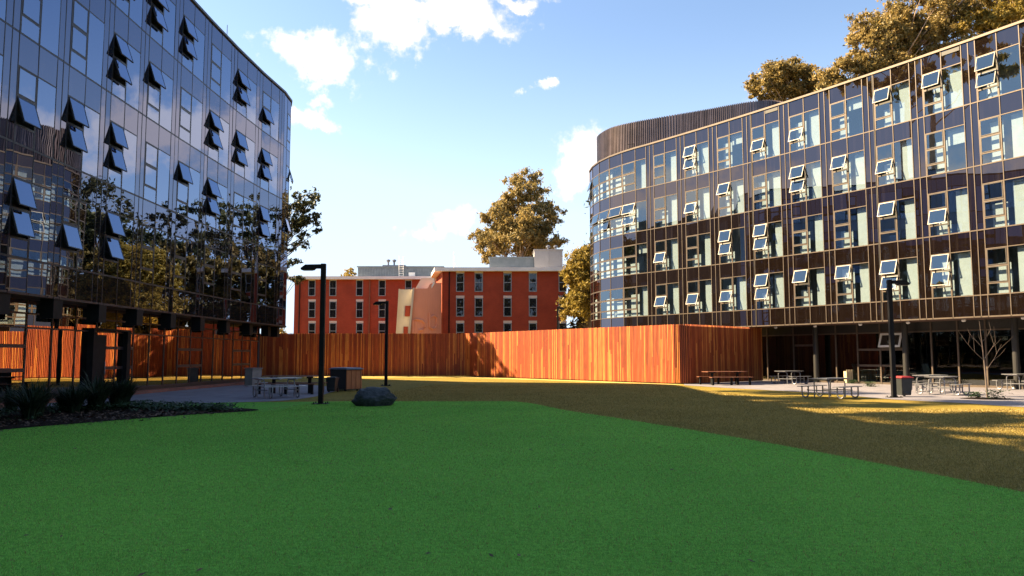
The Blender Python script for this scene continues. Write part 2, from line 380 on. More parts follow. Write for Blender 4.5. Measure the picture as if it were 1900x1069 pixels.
def tag(o, label=None, cat=None, group=None, kind=None):
    if label: o['label'] = label
    if cat: o['category'] = cat
    if group: o['group'] = group
    if kind: o['kind'] = kind
    return o
def empty(name, loc, rz=0):
    o = bpy.data.objects.new(name, None); COL.objects.link(o); o.location = loc; o.rotation_euler = (0, 0, rz); o.empty_display_size = .3
    return o
def copy_tree(o, parent=None):
    c = o.copy(); COL.objects.link(c); c.parent = parent
    for ch in [x for x in bpy.data.objects if x.parent == o]: copy_tree(ch, c)
    return c
def sheet(name, pts, z, mat, kind='structure'):
    mb = MB(); mb.face([(p[0], p[1], z) for p in pts])
    o = mb.build(name, mat); tag(o, kind=kind); return o
def smooth_poly(pts, n=6):
    out = []
    for i in range(len(pts) - 1):
        p0 = pts[max(i - 1, 0)]; p1 = pts[i]; p2 = pts[i + 1]; p3 = pts[min(i + 2, len(pts) - 1)]
        for k in range(n):
            t = k / n
            out.append(tuple(.5 * ((2 * p1[j]) + (-p0[j] + p2[j]) * t + (2 * p0[j] - 5 * p1[j] + 4 * p2[j] - p3[j]) * t * t + (-p0[j] + 3 * p1[j] - 3 * p2[j] + p3[j]) * t ** 3) for j in (0, 1)))
    out.append(tuple(pts[-1][:2])); return out

# ------------------------------------------------------------------ ground
sheet('ground', [(-900, -300), (900, -300), (900, 1500), (-900, 1500)], 0.0, 'lawn')
turf_edge = smooth_poly([(-30, 27.0), (-12, 27.4), (-6.0, 28.3), (-2.5, 28.2), (0.2, 27.9), (1.6, 23.6), (3.1, 19.6), (4.8, 14.55), (6.05, 9.41), (7.0, 4.0), (8.0, -12)])
sheet('turf', [(-30, -12)] + turf_edge[::-1] if False else list(reversed(turf_edge)) + [(-30, -12)], 0.004, 'turf')
pav = smooth_poly([tuple(at(x, y)[:2]) for x, y in [(1270, 715), (1330, 719), (1420, 724), (1540, 731), (1650, 741), (1780, 748), (1900, 756)]] + [(19, 20), (26, 8)])
sheet('paving', list(reversed(pav)) + [(10.1, 46.3), (13, 49), (17, 54), (45, 54), (60, 8)], 0.008, 'paving')
lp = smooth_poly([tuple(at(x, y)[:2]) for x, y in [(0, 772), (200, 757), (330, 750), (430, 747), (520, 744), (580, 737), (612, 729)]] + [(-8.6, 39.5), (-10.4, 43.0), (-12.6, 46.5), (-15.5, 49.5), (-17.0, 50)])
sheet('path', lp + [(-17, 12), (-17, 10)][:1], 0.008, 'paving')
sheet('sunlit_strip', [(-30, 64.0), (-30, 61.2), (-12, 60.6), (-4.2, 60.2), (1.5, 54.2), (8.6, 45.0), (9.9, 44.9), (9.6, 46.0), (-3.9, 63.7)], 0.006, 'sunlit_strip')  # strip of lighter colour where sun falls on the same lawn
bed = smooth_poly([(-11.5, 8), (-11.9, 12), (-11.35, 16.6), (-10.2, 19.2), (-8.9, 21.6), (-7.6, 23.2), (-8.0, 24.2), (-9.4, 24.8), (-11.0, 25.2), (-13.2, 25.4), (-14.8, 25.0)])
sheet('mulch_bed', bed + [(-16.2, 8)], 0.012, 'mulch')

# ------------------------------------------------------------------ facade builder
def col_frame(P0, P1):
    a = Vector((P1[0] - P0[0], P1[1] - P0[1], 0)); w = a.length; a.normalize()
    return Fr((P0[0], P0[1], 0), a, Vector((a.y, -a.x, 0)), Z3), w
rng = random.Random(3)
def pane_box(mb, fr, x0, x1, z0, z1, y, mi=0, tilt=.003):
    """a thin glass panel, each set very slightly out of plane like real glazing"""
    t = [rng.uniform(-tilt, tilt) for _ in range(3)]
    d = lambda x, z: t[0] * (1 if x == x1 else -1) + t[1] * (1 if z == z1 else -1)
    pts = [fr.p(x, y + yy + d(x, z), z) for z in (z0, z1) for yy in (-.012, 0) for x in (x0, x1)]
    mb.hexa(pts, mi)
def make_sash(fr, x0, x1, z0, z1, ang, parent, off, gm, fmat='frame'):
    ca, sa = math.cos(ang), math.sin(ang)
    h = z1 - z0
    f = Fr(fr.p(0, .028 if fmat == 'frame' else -.008, z1), fr.ax, fr.ay * ca + fr.az * sa, fr.az * ca - fr.ay * sa * -1 if False else fr.az * ca - fr.ay * sa)
    # local z runs up; hinge at z = 0, sash hangs down to -h and swings outwards
    b = .038 if fmat == 'frame' else .03
    mb = MB()
    mb.box(f, x0, x1, -.03, .02, -b, 0); mb.box(f, x0, x1, -.03, .02, -h, -h + b)
    mb.box(f, x0, x0 + b, -.03, .02, -h + b, -b); mb.box(f, x1 - b, x1, -.03, .02, -h + b, -b)
    mb.box(f, x0 + b, x1 - b, -.008, .012, -h + b, -b, 1)
    if ang > .05:      # stay arms at the sides
        for xs in (x0 + .012, x1 - .012):
            p1 = f.p(xs, -.01, -h * .9); p0 = fr.p(xs, .0, z1 - h * .62)
            mb.tube([p0, p1], .009, 4)
    return mb.build('sash', ['sash_frame' if fmat == 'frame' else fmat, gm], parent, off)
def facade(root, off, cols, zs, zb, opens, gm, sm, blinds, fmat='frame', ftop=.70):
    """cols: list of (P0, P1, kind, module index); zs: floor lines incl. roof; zb: bottom edge"""
    fm = MB(); span = [MB() for _ in zs]
    for i, (P0, P1, kind, mod) in enumerate(cols):
        fr, w = col_frame(P0, P1)
        g = .019 if fmat == 'frame' else .016; pj = .034 if fmat == 'frame' else .008
        fm.box(fr, -g, g, -.05, pj, zb + .001, zs[-1] - .001)
        for z in zs[:-1]: fm.box(fr, g, w - g, -.05, pj - .004, z - .028, z + .028)
        fm.box(fr, g, w - g, -.05, .06, zb, zb + .07)
        fm.box(fr, -.004, w + .004, -.35, .08, zs[-1] - .02, zs[-1] + .10)
        pane_box(span[0], fr, g, w - g, zb + .07, zs[0] - .035, 0)
        for k in range(len(zs) - 1):
            z0, z1 = zs[k] + .035, zs[k + 1] - .035
            zt = zs[k] + ftop * (zs[k + 1] - zs[k])
            if k == len(zs) - 2: z1 = zs[k + 1] - .02
            if kind == 's': pane_box(span[k + 1], fr, g, w - g, z0, z1, 0)
            else:
                fm.box(fr, g, w - g, -.05, pj - .004, zt - .02, zt + .02)
                pane_box(span[k + 1], fr, g, w - g, zt + .02, z1, 0)
    fm.build('facade_frame', fmat, root, off)
    for s in span: s.build('spandrel_panel', sm, root, off)
    dk = fmat != 'frame'
    for i, (P0, P1, kind, mod) in enumerate(cols):
        if kind not in ('o', 'e'): continue
        fr, w = col_frame(P0, P1)
        for k in range(len(zs) - 1):
            z0 = zs[k] + .035; zt = zs[k] + ftop * (zs[k + 1] - zs[k]) - .03
            h = zt - z0
            za = z0 + h * .235; zc = z0 + h * .617
            wf = MB()
            x0, x1 = .024, w - .024
            for z in (za, zc): wf.box(fr, x0 + .04, x1 - .04, -.05, .005 if dk else .03, z - .035, z + .035)
            e = .005 if dk else .03
            wf.box(fr, x0, x0 + .04, -.05, e, z0, zt); wf.box(fr, x1 - .04, x1, -.05, e, z0, zt)
            win = wf.build('window', fmat, root, off)
            st = opens.get((mod, k + 1), '')
            ang = R(rng.uniform(15, 20))
            make_sash(fr, x0 + .042, x1 - .042, zc + .037, zt - .002, ang if 'U' in st else 0, win, off, gm, fmat)
            make_sash(fr, x0 + .042, x1 - .042, za + .037, zc - .037, ang if 'L' in st else 0, win, off, gm, fmat)
            p = MB(); pane_box(p, fr, x0 + .04, x1 - .04, z0, za - .035, 0); p.build('pane', gm, win, off)
            b = MB()
            r = rng.random()
            if kind == 'o' and i + 1 < len(cols) and cols[i + 1][2] == 't':
                fr2, w2 = col_frame(cols[i + 1][0], cols[i + 1][1])
                p = MB(); pane_box(p, fr2, .024, w2 - .024, z0, zt, 0, tilt=.005); p.build('pane', gm, win, off)
                if blinds:
                    if r < .75: b.box(fr2, w2 * rng.uniform(.18, .34), w2 - .03, -.26, -.245, z0 + .02, zt - .01)
                    elif r < .9: b.box(fr2, w2 * .02, w2 - .03, -.26, -.245, zt - .01 - rng.uniform(.3, .9), zt - .01)
            if blinds and rng.random() < .8:
                b.box(fr, w * rng.uniform(.2, .4), w - .05, -.30, -.285, z0 + .02, z0 + h * rng.uniform(.3, .97))
            if b.f: b.build('blind', 'blind', win, off)
def closed_body(root, off, outline, front_n, zs, zb, inset, wall_mat):
    """outline: front path followed by the back corners. Floors, inner wall, roof, soffit, back walls"""
    n = len(outline)
    P = [Vector((p[0], p[1], 0)) for p in outline]
    def inner(d, pts=None):
        out = []
        for i in range(n):
            a = (P[i] - P[i - 1]).normalized(); b = (P[(i + 1) % n] - P[i]).normalized()
            na = Vector((a.y, -a.x, 0)); nb = Vector((b.y, -b.x, 0)); m = (na + nb)
            m = m / max(.5, m.length_squared) * 2 / 2 * 1.0 if m.length > 0 else na
            mm = (na + nb).normalized(); c = max(.45, mm.dot(na))
            out.append(P[i] - mm * d / c)
        return out
    A = inner(.06); B = inner(inset)
    core = MB()
    for i in range(n):
        j = (i + 1) % n
        core.face([B[i] + Z3 * zb, B[j] + Z3 * zb, B[j] + Z3 * (zs[-1] - .3), B[i] + Z3 * (zs[-1] - .3)])
    core.build('inner_wall', 'room', root, off)
    for z in zs[:-1]:
        sl = MB(); poly = [(p.x, p.y) for p in A]; sl.prism(poly[::-1], z - .12, z + .03); sl.build('floor_slab', 'room', root, off)
    ro = MB(); ro.prism([(p.x, p.y) for p in A][::-1], zs[-1] - .35, zs[-1] - .15); ro.build('roof', 'roof', root, off)
    so = MB(); so.prism([(p.x, p.y) for p in A][::-1], zb + .002, zb + .12); so.build('soffit', 'soffit', root, off)
    bw = MB()
    for i in range(front_n - 1, n):
        fr, w = col_frame(outline[i], outline[(i + 1) % n])
        bw.box(fr, 0, w, -.06, 0, zb, zs[-1] + .05)
        k = max(2, int(w / 3))
        for q in range(k):
            for z0, z1 in zip(zs, zs[1:]):
                bw.box(fr, (q + .25) * w / k, (q + .75) * w / k, 0, .02, z0 + .9, z1 - .7, 1)
    bw.build('rear_wall', [wall_mat, 'oldglass'], root, off)
def modules(P, fr=(0, .375, .75, .875, 1)):
    out = []
    for i in range(len(P) - 1):
        a, b = Vector(P[i]).to_2d(), Vector(P[i + 1]).to_2d()
        q = [a.lerp(b, t) for t in fr]
        out += [(q[0], q[1], 'o', i), (q[1], q[2], 't', i), (q[2], q[3], 's', i), (q[3], q[4], 's', i)]
    return out

# ---- left glass building
LZ = [4.62, 8.08, 11.52, 14.97, 18.4]; LB = 3.5
LY = [8.8, 11.7, 14.6, 17.5, 20.4, 23.2, 25.95, 28.8, 31.7, 34.85, 38.15, 41.6, 45.3, 48.7]
def lx(y): t = y - 20; return -15.06 - .012 * t + (.0000013 * t ** 4 if t > 0 else 0)
LX = [lx(y) for y in LY]
LP = list(zip(LX, LY))
lroot = empty('apartment_building', (-18, 30, 0))
tag(lroot, 'left apartment block with mirror glass facade in shade and many tilted blue sashes', 'building')
m1 = 5   # index of the first module seen whole
opens = {}
for m, d in {1: {2: 'L', 1: 'UL'}, 2: {2: 'UL', 1: 'L'}, 3: {4: 'UL', 3: 'UL', 2: 'UL', 1: 'UL'}, 4: {4: 'UL', 3: 'U'}, 5: {4: 'UL', 2: 'U'},
             6: {3: 'UL', 2: 'UL'}, 7: {4: 'UL', 3: 'UL'}, 8: {4: 'L', 3: 'UL', 2: 'UL'}}.items():
    for k, s in d.items(): opens[(m1 + m - 1, k)] = s
opens[(100, 2)] = 'U'; opens[(101, 3)] = 'U'
lcols = modules(LP)
lend = [LP[-1], (-14.56, 49.5), (-14.60, 50.4), (-14.90, 51.3), (-15.5, 52.15), (-16.4, 52.9), (-17.6, 53.6)]
for i in range(len(lend) - 1): lcols.append((Vector(lend[i]), Vector(lend[i + 1]), 'e' if i not in (0, 5) else 's', 99 + i))
loff = (-18, 30, 0)
facade(lroot, loff, lcols, LZ, LB, opens, 'glass_l', 'span_l', False, 'frame_shaded')
lback = [(-25, 54.6), (-46, 73), (-54, 64), (-34, 44), (-31, 8.8)]
lout = LP[:-1] + lend + lback
closed_body(lroot, loff, lout, len(LP) - 1 + len(lend), LZ, LB, 1.8, 'dark')
# ground floor of the left block: recessed lobby glazing
gl, gf, gb, gp = MB(), MB(), MB(), MB()
gy = [8.8 + i * 1.45 for i in range(29)]
def gx(y): return -16.5 + .0125 * (y - 8.8)
for i in range(len(gy) - 1):
    fr, w = col_frame((gx(gy[i]), gy[i]), (gx(gy[i + 1]), gy[i + 1]))
    door = 17.0 < 0
    gf.box(fr, -.035, .035, -.08, .025, 0.002, LB)
    gf.box(fr, .035, w - .035, -.06, .02, .25, .31)
    gf.box(fr, .035, w - .035, -.06, .04, 3.02, 3.08)
    gf.box(fr, .035, w - .035, -.06, .04, 2.55, 2.60)
    if i % 5 in (0, 1):
        for z in (1.15, 1.95): gf.box(fr, .035, w - .035, -.06, .04, z - .06, z + .06)
    for z0, z1 in ((.31, 2.55), (2.60, 3.02), (3.08, LB)):
        pane_box(gl, fr, .035, w - .035, z0, z1, 0, tilt=.004)
    gb.box(fr, 0, w, -3.0, -2.9, 0, LB)
    gp.box(fr, 0, w, -.06, .03, 0, .25)
fr, w = col_frame((gx(gy[-1]), gy[-1]), (-19.5, 55.5))
gf.box(fr, -.035, .035, -.08, .06, 0.002, LB); gf.box(fr, .035, w, -.06, .04, .0, .31)
for q in range(3): pane_box(gl, fr, .035 + q * w / 3, (q + 1) * w / 3 - .02, .31, LB, 0)
ge = MB(); ge.box(fr, w, w + 12, -.1, 0, 0, LB); ge.build('end_wall', 'dark', lroot, loff)
gf.build('lobby_frame', 'frame_shaded', lroot, loff)
gl.build('lobby_glazing', 'glass_gl', lroot, loff)
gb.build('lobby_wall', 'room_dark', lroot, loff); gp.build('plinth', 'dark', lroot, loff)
pt = MB()                      # dark entrance portal
for y0, y1 in ((29.95, 30.07), (32.6, 32.9)): pt.box(W, -16.4, -16.0, y0, y1, 0, 2.62)
pt.box(W, -16.4, -16.0, 29.95, 32.9, 2.62, 2.70)
pt.build('entrance_portal', 'black', lroot, loff)
dr = MB(); dr.box(W, -16.14, -16.08, 30.15, 31.05, .1, 2.45); do = dr.build('door', 'black', lroot, loff)
dh = MB(); dh.tube([(-16.04, 30.95, .9), (-16.04, 30.95, 1.4)], .02, 6); dh.build('handle', 'alu', do, loff)
for i in range(5, 14):
    y = LY[i] if i < 13 else LY[13]
    b = MB(); b.box(W, -15.55, -15.1, y - .26, y + .26, 2.86, LB - .002); b.build('soffit_light_box', 'black', lroot, loff)
b = MB(); b.box(W, -15.5, -15.0, 50.0, 50.5, 2.86, LB - .002); b.build('soffit_light_box', 'black', lroot, loff)
am = MB(); am.tube([(-16.2, 43.0, 18.1), (-16.2, 43.0, 20.4)], .02, 5); am.build('roof_rod', 'alu', lroot, loff)
kb = MB()
kp = [(-15.9, 10), (-15.9, 30), (-15.8, 36), (-15.5, 42), (-15.2, 46.5)]
for a, b in zip(kp, kp[1:]):
    fr, w = col_frame(a, b); kb.box(fr, 0, w, -.3, 0, 0, .14)
tag(kb.build('kerb', 'kerb'), kind='structure')

# ---- right glass building
RZ = [4.62, 7.84, 11.06, 14.28, 17.5]; RB = 3.52
C0, CR = (-120.392, -42.481), 164.70
def rp(deg): return (C0[0] + CR * math.cos(R(deg)), C0[1] + CR * math.sin(R(deg)))
degs = [37.32, 36.28, 35.26, 34.26, 33.25, 32.24, 31.25, 30.26, 29.28, 28.3, 27.3, 26.3, 25.3]
RP = [rp(a) for a in degs]
rroot = empty('apartment_building', (20, 55, 0))
tag(rroot, 'right apartment block with sunlit brown panels, pale frames and black ribbed rooftop screen', 'building')
opens = {}
names = 'ABCDEFGHI'
for m, d in {'A': {2: 'L', 1: 'L'}, 'B': {4: 'UL', 3: 'L', 1: 'L'}, 'C': {3: 'U', 2: 'UL', 1: 'L'}, 'D': {4: 'L', 2: 'UL', 1: 'UL'},
             'E': {4: 'L', 3: 'UL', 1: 'U'}, 'F': {3: 'U', 1: 'U'}, 'G': {4: 'U', 3: 'L', 2: 'U', 1: 'UL'}, 'H': {4: 'U', 2: 'L', 1: 'UL'}, 'I': {4: 'UL'}}.items():
    for k, s in d.items(): opens[(names.index(m), k)] = s
# rounded end, listed from the back round to the front
rend = [(11.2, 72.0), (9.2, 70.9), (7.8, 69.4), (7.0, 67.8), (6.72, 66.3), (6.80, 64.8), (7.17, 63.05), (7.8, 61.45), (8.62, 60.0), (9.45, 58.8), (10.13, 57.97), RP[0]]
kinds = ['s', 's', 'e', 'e', 'e', 'e', 'e', 'e', 'e', 't1', 's']
rcols = []
for i, k in enumerate(kinds):
    rcols.append((Vector(rend[i]), Vector(rend[i + 1]), k, 200 + i))
for m, k, s in ((204, 4, 'UL'), (205, 3, 'U'), (206, 3, 'UL'), (207, 3, 'U'), (208, 3, 'UL')): opens[(m, k)] = s
rcols = [(a, b, 'o' if i == 8 else ('t' if k == 't1' else k), m) for i, (a, b, k, m) in enumerate(rcols)]
q = Vector(rend[-2]).lerp(Vector(rend[-1]), .5)
rcols = rcols[:-1] + [(Vector(rend[-2]), q, 's', 211), (q, Vector(rend[-1]), 's', 211)]
rcols += modules(RP)
roff = (20, 55, 0)
facade(rroot, roff, rcols, RZ, RB, opens, 'glass_r', 'span_r', True)
rout = rend[:-1] + RP + [(36, 34), (30, 50), (22, 63)]
closed_body(rroot, roff, rout, len(rend) - 1 + len(RP), RZ, RB, 1.9, 'dark')
# downpipe joints in the facade
for P in (RP[3], RP[6]):
    fr, w = col_frame(P, RP[RP.index(P) + 1]); dj = MB(); dj.box(fr, -.06, -.03, -.02, .055, RB + .01, RZ[-1] - .03); dj.build('expansion_joint', 'gasket', rroot, roff)
vent = MB()
for i in (3, 7):
    fr, w = col_frame(RP[i], RP[i + 1]); vent.box(fr, w * .40, w * .73, .046, .052, RZ[-1] - .30, RZ[-1] - .10)
vent.build('overflow_slot', 'gasket', rroot, roff)
# ribbed rooftop screen
sp = smooth_poly([(12.0, 73), (9.4, 71.8), (8.0, 70.2), (7.75, 68.4), (8.6, 66.0), (10.2, 64.4), (12.3, 63.0), (15.2, 61.2), (18.6, 59.0), (20.5, 58.9), (22, 60.5), (21, 64)], 14)
sc = MB()
acc = 0
for a, b in zip(sp, sp[1:]):
    fr, w = col_frame(a, b)
    sc.box(fr, 0, w, -.05, 0, RZ[-1] - .2, 21.25)
    nr = max(1, round(w / .16))
    for q in range(nr): sc.box(fr, (q + .2) * w / nr, (q + .62) * w / nr, 0, .07, RZ[-1] - .2, 21.3)
sc.build('rooftop_screen', 'screen', rroot, roff)
gr = MB()
for x, y in ((9.3, 61.6), (9.75, 61.3)): gr.tube([(x, y, 17.3), (x, y, 18.6)], .025, 5)
for z in (17.9, 18.25, 18.58): gr.tube([(9.3, 61.6, z), (9.75, 61.3, z)], .02, 5)
gr.build('roof_guardrail', 'black', rroot, roff)
# ground floor: recessed shopfront
gcp = [rp(a) for a in (36.8, 35.6, 34.6, 33.9, 33.35, 32.85, 32.35, 31.85, 31.35, 30.8, 30.3, 29.8, 29.3, 28.7, 28.1, 27.4, 26.7, 26.0, 25.3)]
def inset_pt(P, d):
    v = Vector((P[0] - C0[0], P[1] - C0[1])).normalized(); return (P[0] + v.x * d, P[1] + v.y * d)
gcp = [inset_pt(P, 2.3) for P in gcp]
gl, gf, gb, gs = MB(), MB(), MB(), MB()
for i in range(len(gcp) - 1):
    fr, w = col_frame(gcp[i], gcp[i + 1])
    gf.box(fr, -.04, .04, -.1, .06, .002, RB)
    gf.box(fr, .04, w - .04, -.06, .04, .0, .12); gf.box(fr, .04, w - .04, -.06, .04, 2.95, 3.03)
    if i in (6, 7):
        gf.box(fr, .04, w - .04, -.08, .05, 1.02, 1.14)
        gf.box(fr, .04, w - .04, -.08, .05, 1.95, 2.07)
        for z0, z1 in ((.12, 1.02), (1.14, 1.95)): pane_box(gl, fr, .04, w - .04, z0, z1, 0)
        if i == 6: pane_box(gl, fr, .04, w - .04, 2.07, 2.95, 0)
    elif i in (3,):
        gf.box(fr, .1, w - .1, -.06, .05, 2.25, 2.38); gf.box(fr, w - .16, w - .04, -.06, .05, .12, 2.25)
        pane_box(gl, fr, .04, w - .04, .12, 2.95, 0)
    else: pane_box(gl, fr, .04, w - .04, .12, 2.95, 0)
    pane_box(gs, fr, .04, w - .04, 3.03, RB, 0)
    gb.box(fr, -.5, w + .5, -5.2, -5.0, 0, RB)
    gb.box(fr, -.02, w + .3, -5.0, -.1, 0, .02)
fr0, w0 = col_frame(gcp[0], gcp[1]); gb.box(fr0, -.3, -.1, -5.0, -.1, 0, RB)
gf.build('shopfront_frame', 'frame', rroot, roff)
gl.build('shopfront_glazing', 'glass_g', rroot, roff)
gs.build('shopfront_bulkhead', 'dark', rroot, roff)
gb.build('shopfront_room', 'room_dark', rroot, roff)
fr, w = col_frame(gcp[7], gcp[8])
wn = MB(); wn.box(fr, .04, w - .04, -.05, .04, 2.07, 2.12); win = wn.build('window', 'frame', rroot, roff)
ca, sa = math.cos(R(20)), math.sin(R(20)); x0, x1 = .06, w - .06; h = .84
f = Fr(fr.p(0, .05, 2.94), fr.ax, fr.ay * ca + fr.az * sa, fr.az * ca - fr.ay * sa)
ws = MB(); b = .11
ws.box(f, x0, x1, -.03, .02, -b, 0); ws.box(f, x0, x1, -.03, .02, -h, -h + b); ws.box(f, x0, x0 + b, -.03, .02, -h + b, -b); ws.box(f, x1 - b, x1, -.03, .02, -h + b, -b)
ws.box(f, x0 + b, x1 - b, -.01, .01, -h + b, -b, 1)
ws.build('sash', ['white', 'glass_r'], win, roff)
for a in (34.0, 33.0, 31.95, 30.95, 29.9, 28.9, 27.9):
    p = inset_pt(rp(a), .9); d = MB(); d.lathe((p[0], p[1], RB - .14), [(.03, 0), (.09, .02), (.11, .07), (.10, .14)], 12); d.build('soffit_downlight', 'white', rroot, roff, smooth=True)
# upright columns behind the glazing line
for a in (33.2, 31.2, 29.2, 27.2):
    p = inset_pt(rp(a), 1.7); cl = MB(); cl.lathe((p[0], p[1], 0), [(.16, 0), (.16, RB)], 14); cl.build('column', 'dark', rroot, roff)

# ------------------------------------------------------------------ timber fence
froot = empty('timber_fence', (0, 60, 0))
tag(froot, 'tall vertical timber batten fence running round the lawn, its right half sunlit', 'fence')
foff = (0, 60, 0)
def fence_run(pts, H, cap=True, pitch=.105):
    mb = MB(); bk = MB()
    L = [0]; V = [Vector((p[0], p[1], 0)) for p in pts]
    for a, b in zip(V, V[1:]):
        L.append(L[-1] + (b - a).length)
    n = int(L[-1] / pitch); r = random.Random(len(pts) + int(L[-1] * 10))
    for i in range(n):
        s = (i + .5) * L[-1] / n
        k = max(j for j in range(len(L) - 1) if L[j] <= s)
        a, b = V[k], V[k + 1]; d = (b - a).normalized(); p = a + d * (s - L[k])
        fr = Fr(p, d, Vector((d.y, -d.x, 0)), Z3)
        w = .029
        dz = r.uniform(-.008, .008)
        if r.random() < .75: mb.box(fr, -w, w, 0, .055, .06, H + dz)
        else:
            q = r.uniform(.8, H - .8); mb.box(fr, -w, w, 0, .055, .06, q - .003); mb.box(fr, -w, w, 0, .055, q + .003, H + dz)
    for a, b in zip(V, V[1:]):
        fr, w = col_frame(a, b)
        bk.box(fr, 0, w, -.04, -.004, .02, H - .06)
    return mb, bk
corner = [(9.9 + .9 * math.sin(t) - .35, 46.0 + .9 - .9 * math.cos(t)) for t in [R(x) for x in range(-50, 50, 12)]]
c1 = (-3.8, 64.2)
right_run = [c1, (9.35, 46.55), (9.6, 46.28), (9.9, 46.1), (10.2, 46.08), (10.5, 46.2), (10.8, 46.45), (16.5, 51.8)]
left_run = [(-30, 64.9), (-21, 64.6), (-10, 64.3), c1]
mb, bk = fence_run(right_run, 3.5)
mb2, bk2 = fence_run(left_run, 3.52)
# top rails and posts at the back
rails = MB(); posts = []
mb.build('batten_screen', 'timber', froot, foff); mb2.build('batten_screen', 'timber', froot, foff)
bk.build('fence_backing', 'fence_back', froot, foff); bk2.build('fence_backing', 'fence_back', froot, foff)
for run in (right_run[:2], left_run):
    for a, b in zip(run, run[1:]):
        fr, w = col_frame(a, b)
        for z in (.5, 1.75, 3.0): rails.box(fr, 0, w, -.09, -.042, z, z + .09)
        k = int(w / 2.4)
        for q in range(k):
            pm = MB(); pm.box(fr, (q + .5) * w / k - .05, (q + .5) * w / k + .05, -.19, -.092, 0, 3.35); pm.build('post', 'fence_back', froot, foff)
rails.build('rail', 'fence_back', froot, foff)

# ------------------------------------------------------------------ brick hall behind
broot = empty('brick_building', (-10, 100, 0)); boff = (-10, 100, 0)
tag(broot, 'orange brick block of flats behind the timber fence with tall narrow windows', 'building')
YL, YR = 102.0, 90.0
def bw_block(poly, z1, name='brick_wall'):
    mb = MB(); mb.prism(poly, 0, z1); return mb.build(name, 'brick', broot, boff)
zl, zr = at_y(650, 519, YL).z, at_y(920, 504, YR).z
xl0, xl1 = at_y(546, 560, YL).x, at_y(830, 560, YL).x
xr0, xr1 = at_y(820, 560, YR).x, 6.2
bw_block([(xl0, YL), (xl1, YL), (xl1, YL + 12), (xl0, YL + 12)], zl)
bw_block([(xr0, YR), (xr1, YR), (xr1, YR + 13), (xr0 - 1.5, YR + 13), (xr0 - 1.35, YR + 7)], zr)
rf = MB(); rf.box(W, xl0 - .8, xl1, YL - .7, YL + 12.5, zl, zl + .38); rf.build('roof', 'white', broot, boff)
rf = MB(); rf.prism([(xr0 - .8, YR - .7), (xr1 + .5, YR - .7), (xr1 + .5, YR + 13.5), (xr0 - 2.3, YR + 13.5), (xr0 - 1.9, YR + 6)], zr, zr + .42); rf.build('roof', 'white', broot, boff)
def bwin(px0, px1, Y, ytop, ybot, lintel=True):
    a = at_y(px0, ytop, Y); b = at_y(px1, ybot, Y)
    x0, x1, z1, z0 = a.x, b.x, a.z, b.z
    mb = MB(); fr = Fr((0, Y, 0), X3, -Y3, Z3); t = .09
    mb.box(fr, x0, x1, .0, .06, z1 - t, z1); mb.box(fr, x0, x1, 0, .06, z0, z0 + t)
    mb.box(fr, x0, x0 + t, 0, .06, z0 + t, z1 - t); mb.box(fr, x1 - t, x1, 0, .06, z0 + t, z1 - t)
    zm = z0 + (z1 - z0) * .5; mb.box(fr, x0 + t, x1 - t, 0, .05, zm - .04, zm + .04)
    w = mb.build('window', 'winframe', broot, boff)
    p = MB(); p.box(fr, x0 + t, x1 - t, .005, .015, z0 + t, z1 - t); p.build('pane', 'oldglass', w, boff)
    if rng.random() < .5:
        c = MB(); c.box(fr, x0 + t, x1 - t, .016, .02, z0 + t + (0 if rng.random() < .5 else .9), z1 - t); c.build('curtain', simple('net_curtain', (.16, .17, .18), (.09, .10, .12), 6), w, boff) if False else None
    if lintel:
        l = MB(); l.box(fr, x0 - .02, x1 + .02, 0, .04, z1 + .003, z1 + .27); l.build('lintel', 'lintel', w, boff)
for a, b in ((572.6, 585), (611.5, 624), (661, 673.4), (702.7, 715.4), (751.8, 764)):
    for t, bt in ((520.0, 549.5), (559.5, 590), (599.5, 629), (639, 668)): bwin(a, b, YL, t, bt)
for a, b in ((846.4, 861.2), (880.8, 896), (934.2, 949.2), (981.2, 996.3), (1036.3, 1051.5)):
    for t, bt in ((507, 541.5), (553, 587.5), (599.5, 634)): bwin(a, b, YR, t, bt)
for px, Y, zt, m in ((556, YL, zl, 'black'), (686, YL, zl, 'slat'), (833.5, YR, zr, 'black'), (820.5, YR, zr, 'timber')):
    x = at_y(px, 560, Y).x; d = MB(); d.tube([(x, Y - .1, 0), (x, Y - .1, zt)], .075, 8); d.build('downpipe', m, broot, boff)
# rooftop plant
def corr(x0, x1, y0, y1, z0, z1, name='plant_room'):
    mb = MB(); mb.box(W, x0, x1, y0, y1, z0, z1)
    n = int((x1 - x0) / .35)
    for i in range(n): mb.box(W, x0 + (i + .25) * (x1 - x0) / n, x0 + (i + .6) * (x1 - x0) / n, y0 - .06, y0, z0, z1 - .15)
    mb.box(W, x0 - .12, x1 + .12, y0 - .15, y1 + .1, z1, z1 + .14)
    return mb.build(name, 'steel', broot, boff)
a = at_y(664, 496, YL + 2); b = at_y(822, 512, YL + 2); corr(a.x, b.x, YL + 2, YL + 9, zl + .38, a.z)
zt = a.z + .14
for p0, p1 in ((709.5, 728.5), (731, 752)):
    v = MB(); v.box(W, at_y(p0, 500, YL + 4).x, at_y(p1, 500, YL + 4).x, YL + 4, YL + 6, zt, zt + .4); v.build('air_handler', 'plant_grey', broot, boff)
for px in (720.5, 731.5):
    x = at_y(px, 490, YL + 4.5).x; v = MB(); v.lathe((x, YL + 4.5, zt), [(.12, 0), (.12, .8), (.28, 1.0), (.28, 1.15), (.05, 1.25)], 10); v.build('vent', 'alu', broot, boff)
ld = MB()
x0, x1 = at_y(737, 500, YL).x, at_y(745, 500, YL).x
for x in (x0, x1): ld.tube([(x, YL + 1.7, zl + .4), (x, YL + 1.7, zt + 1.3)], .04, 5)
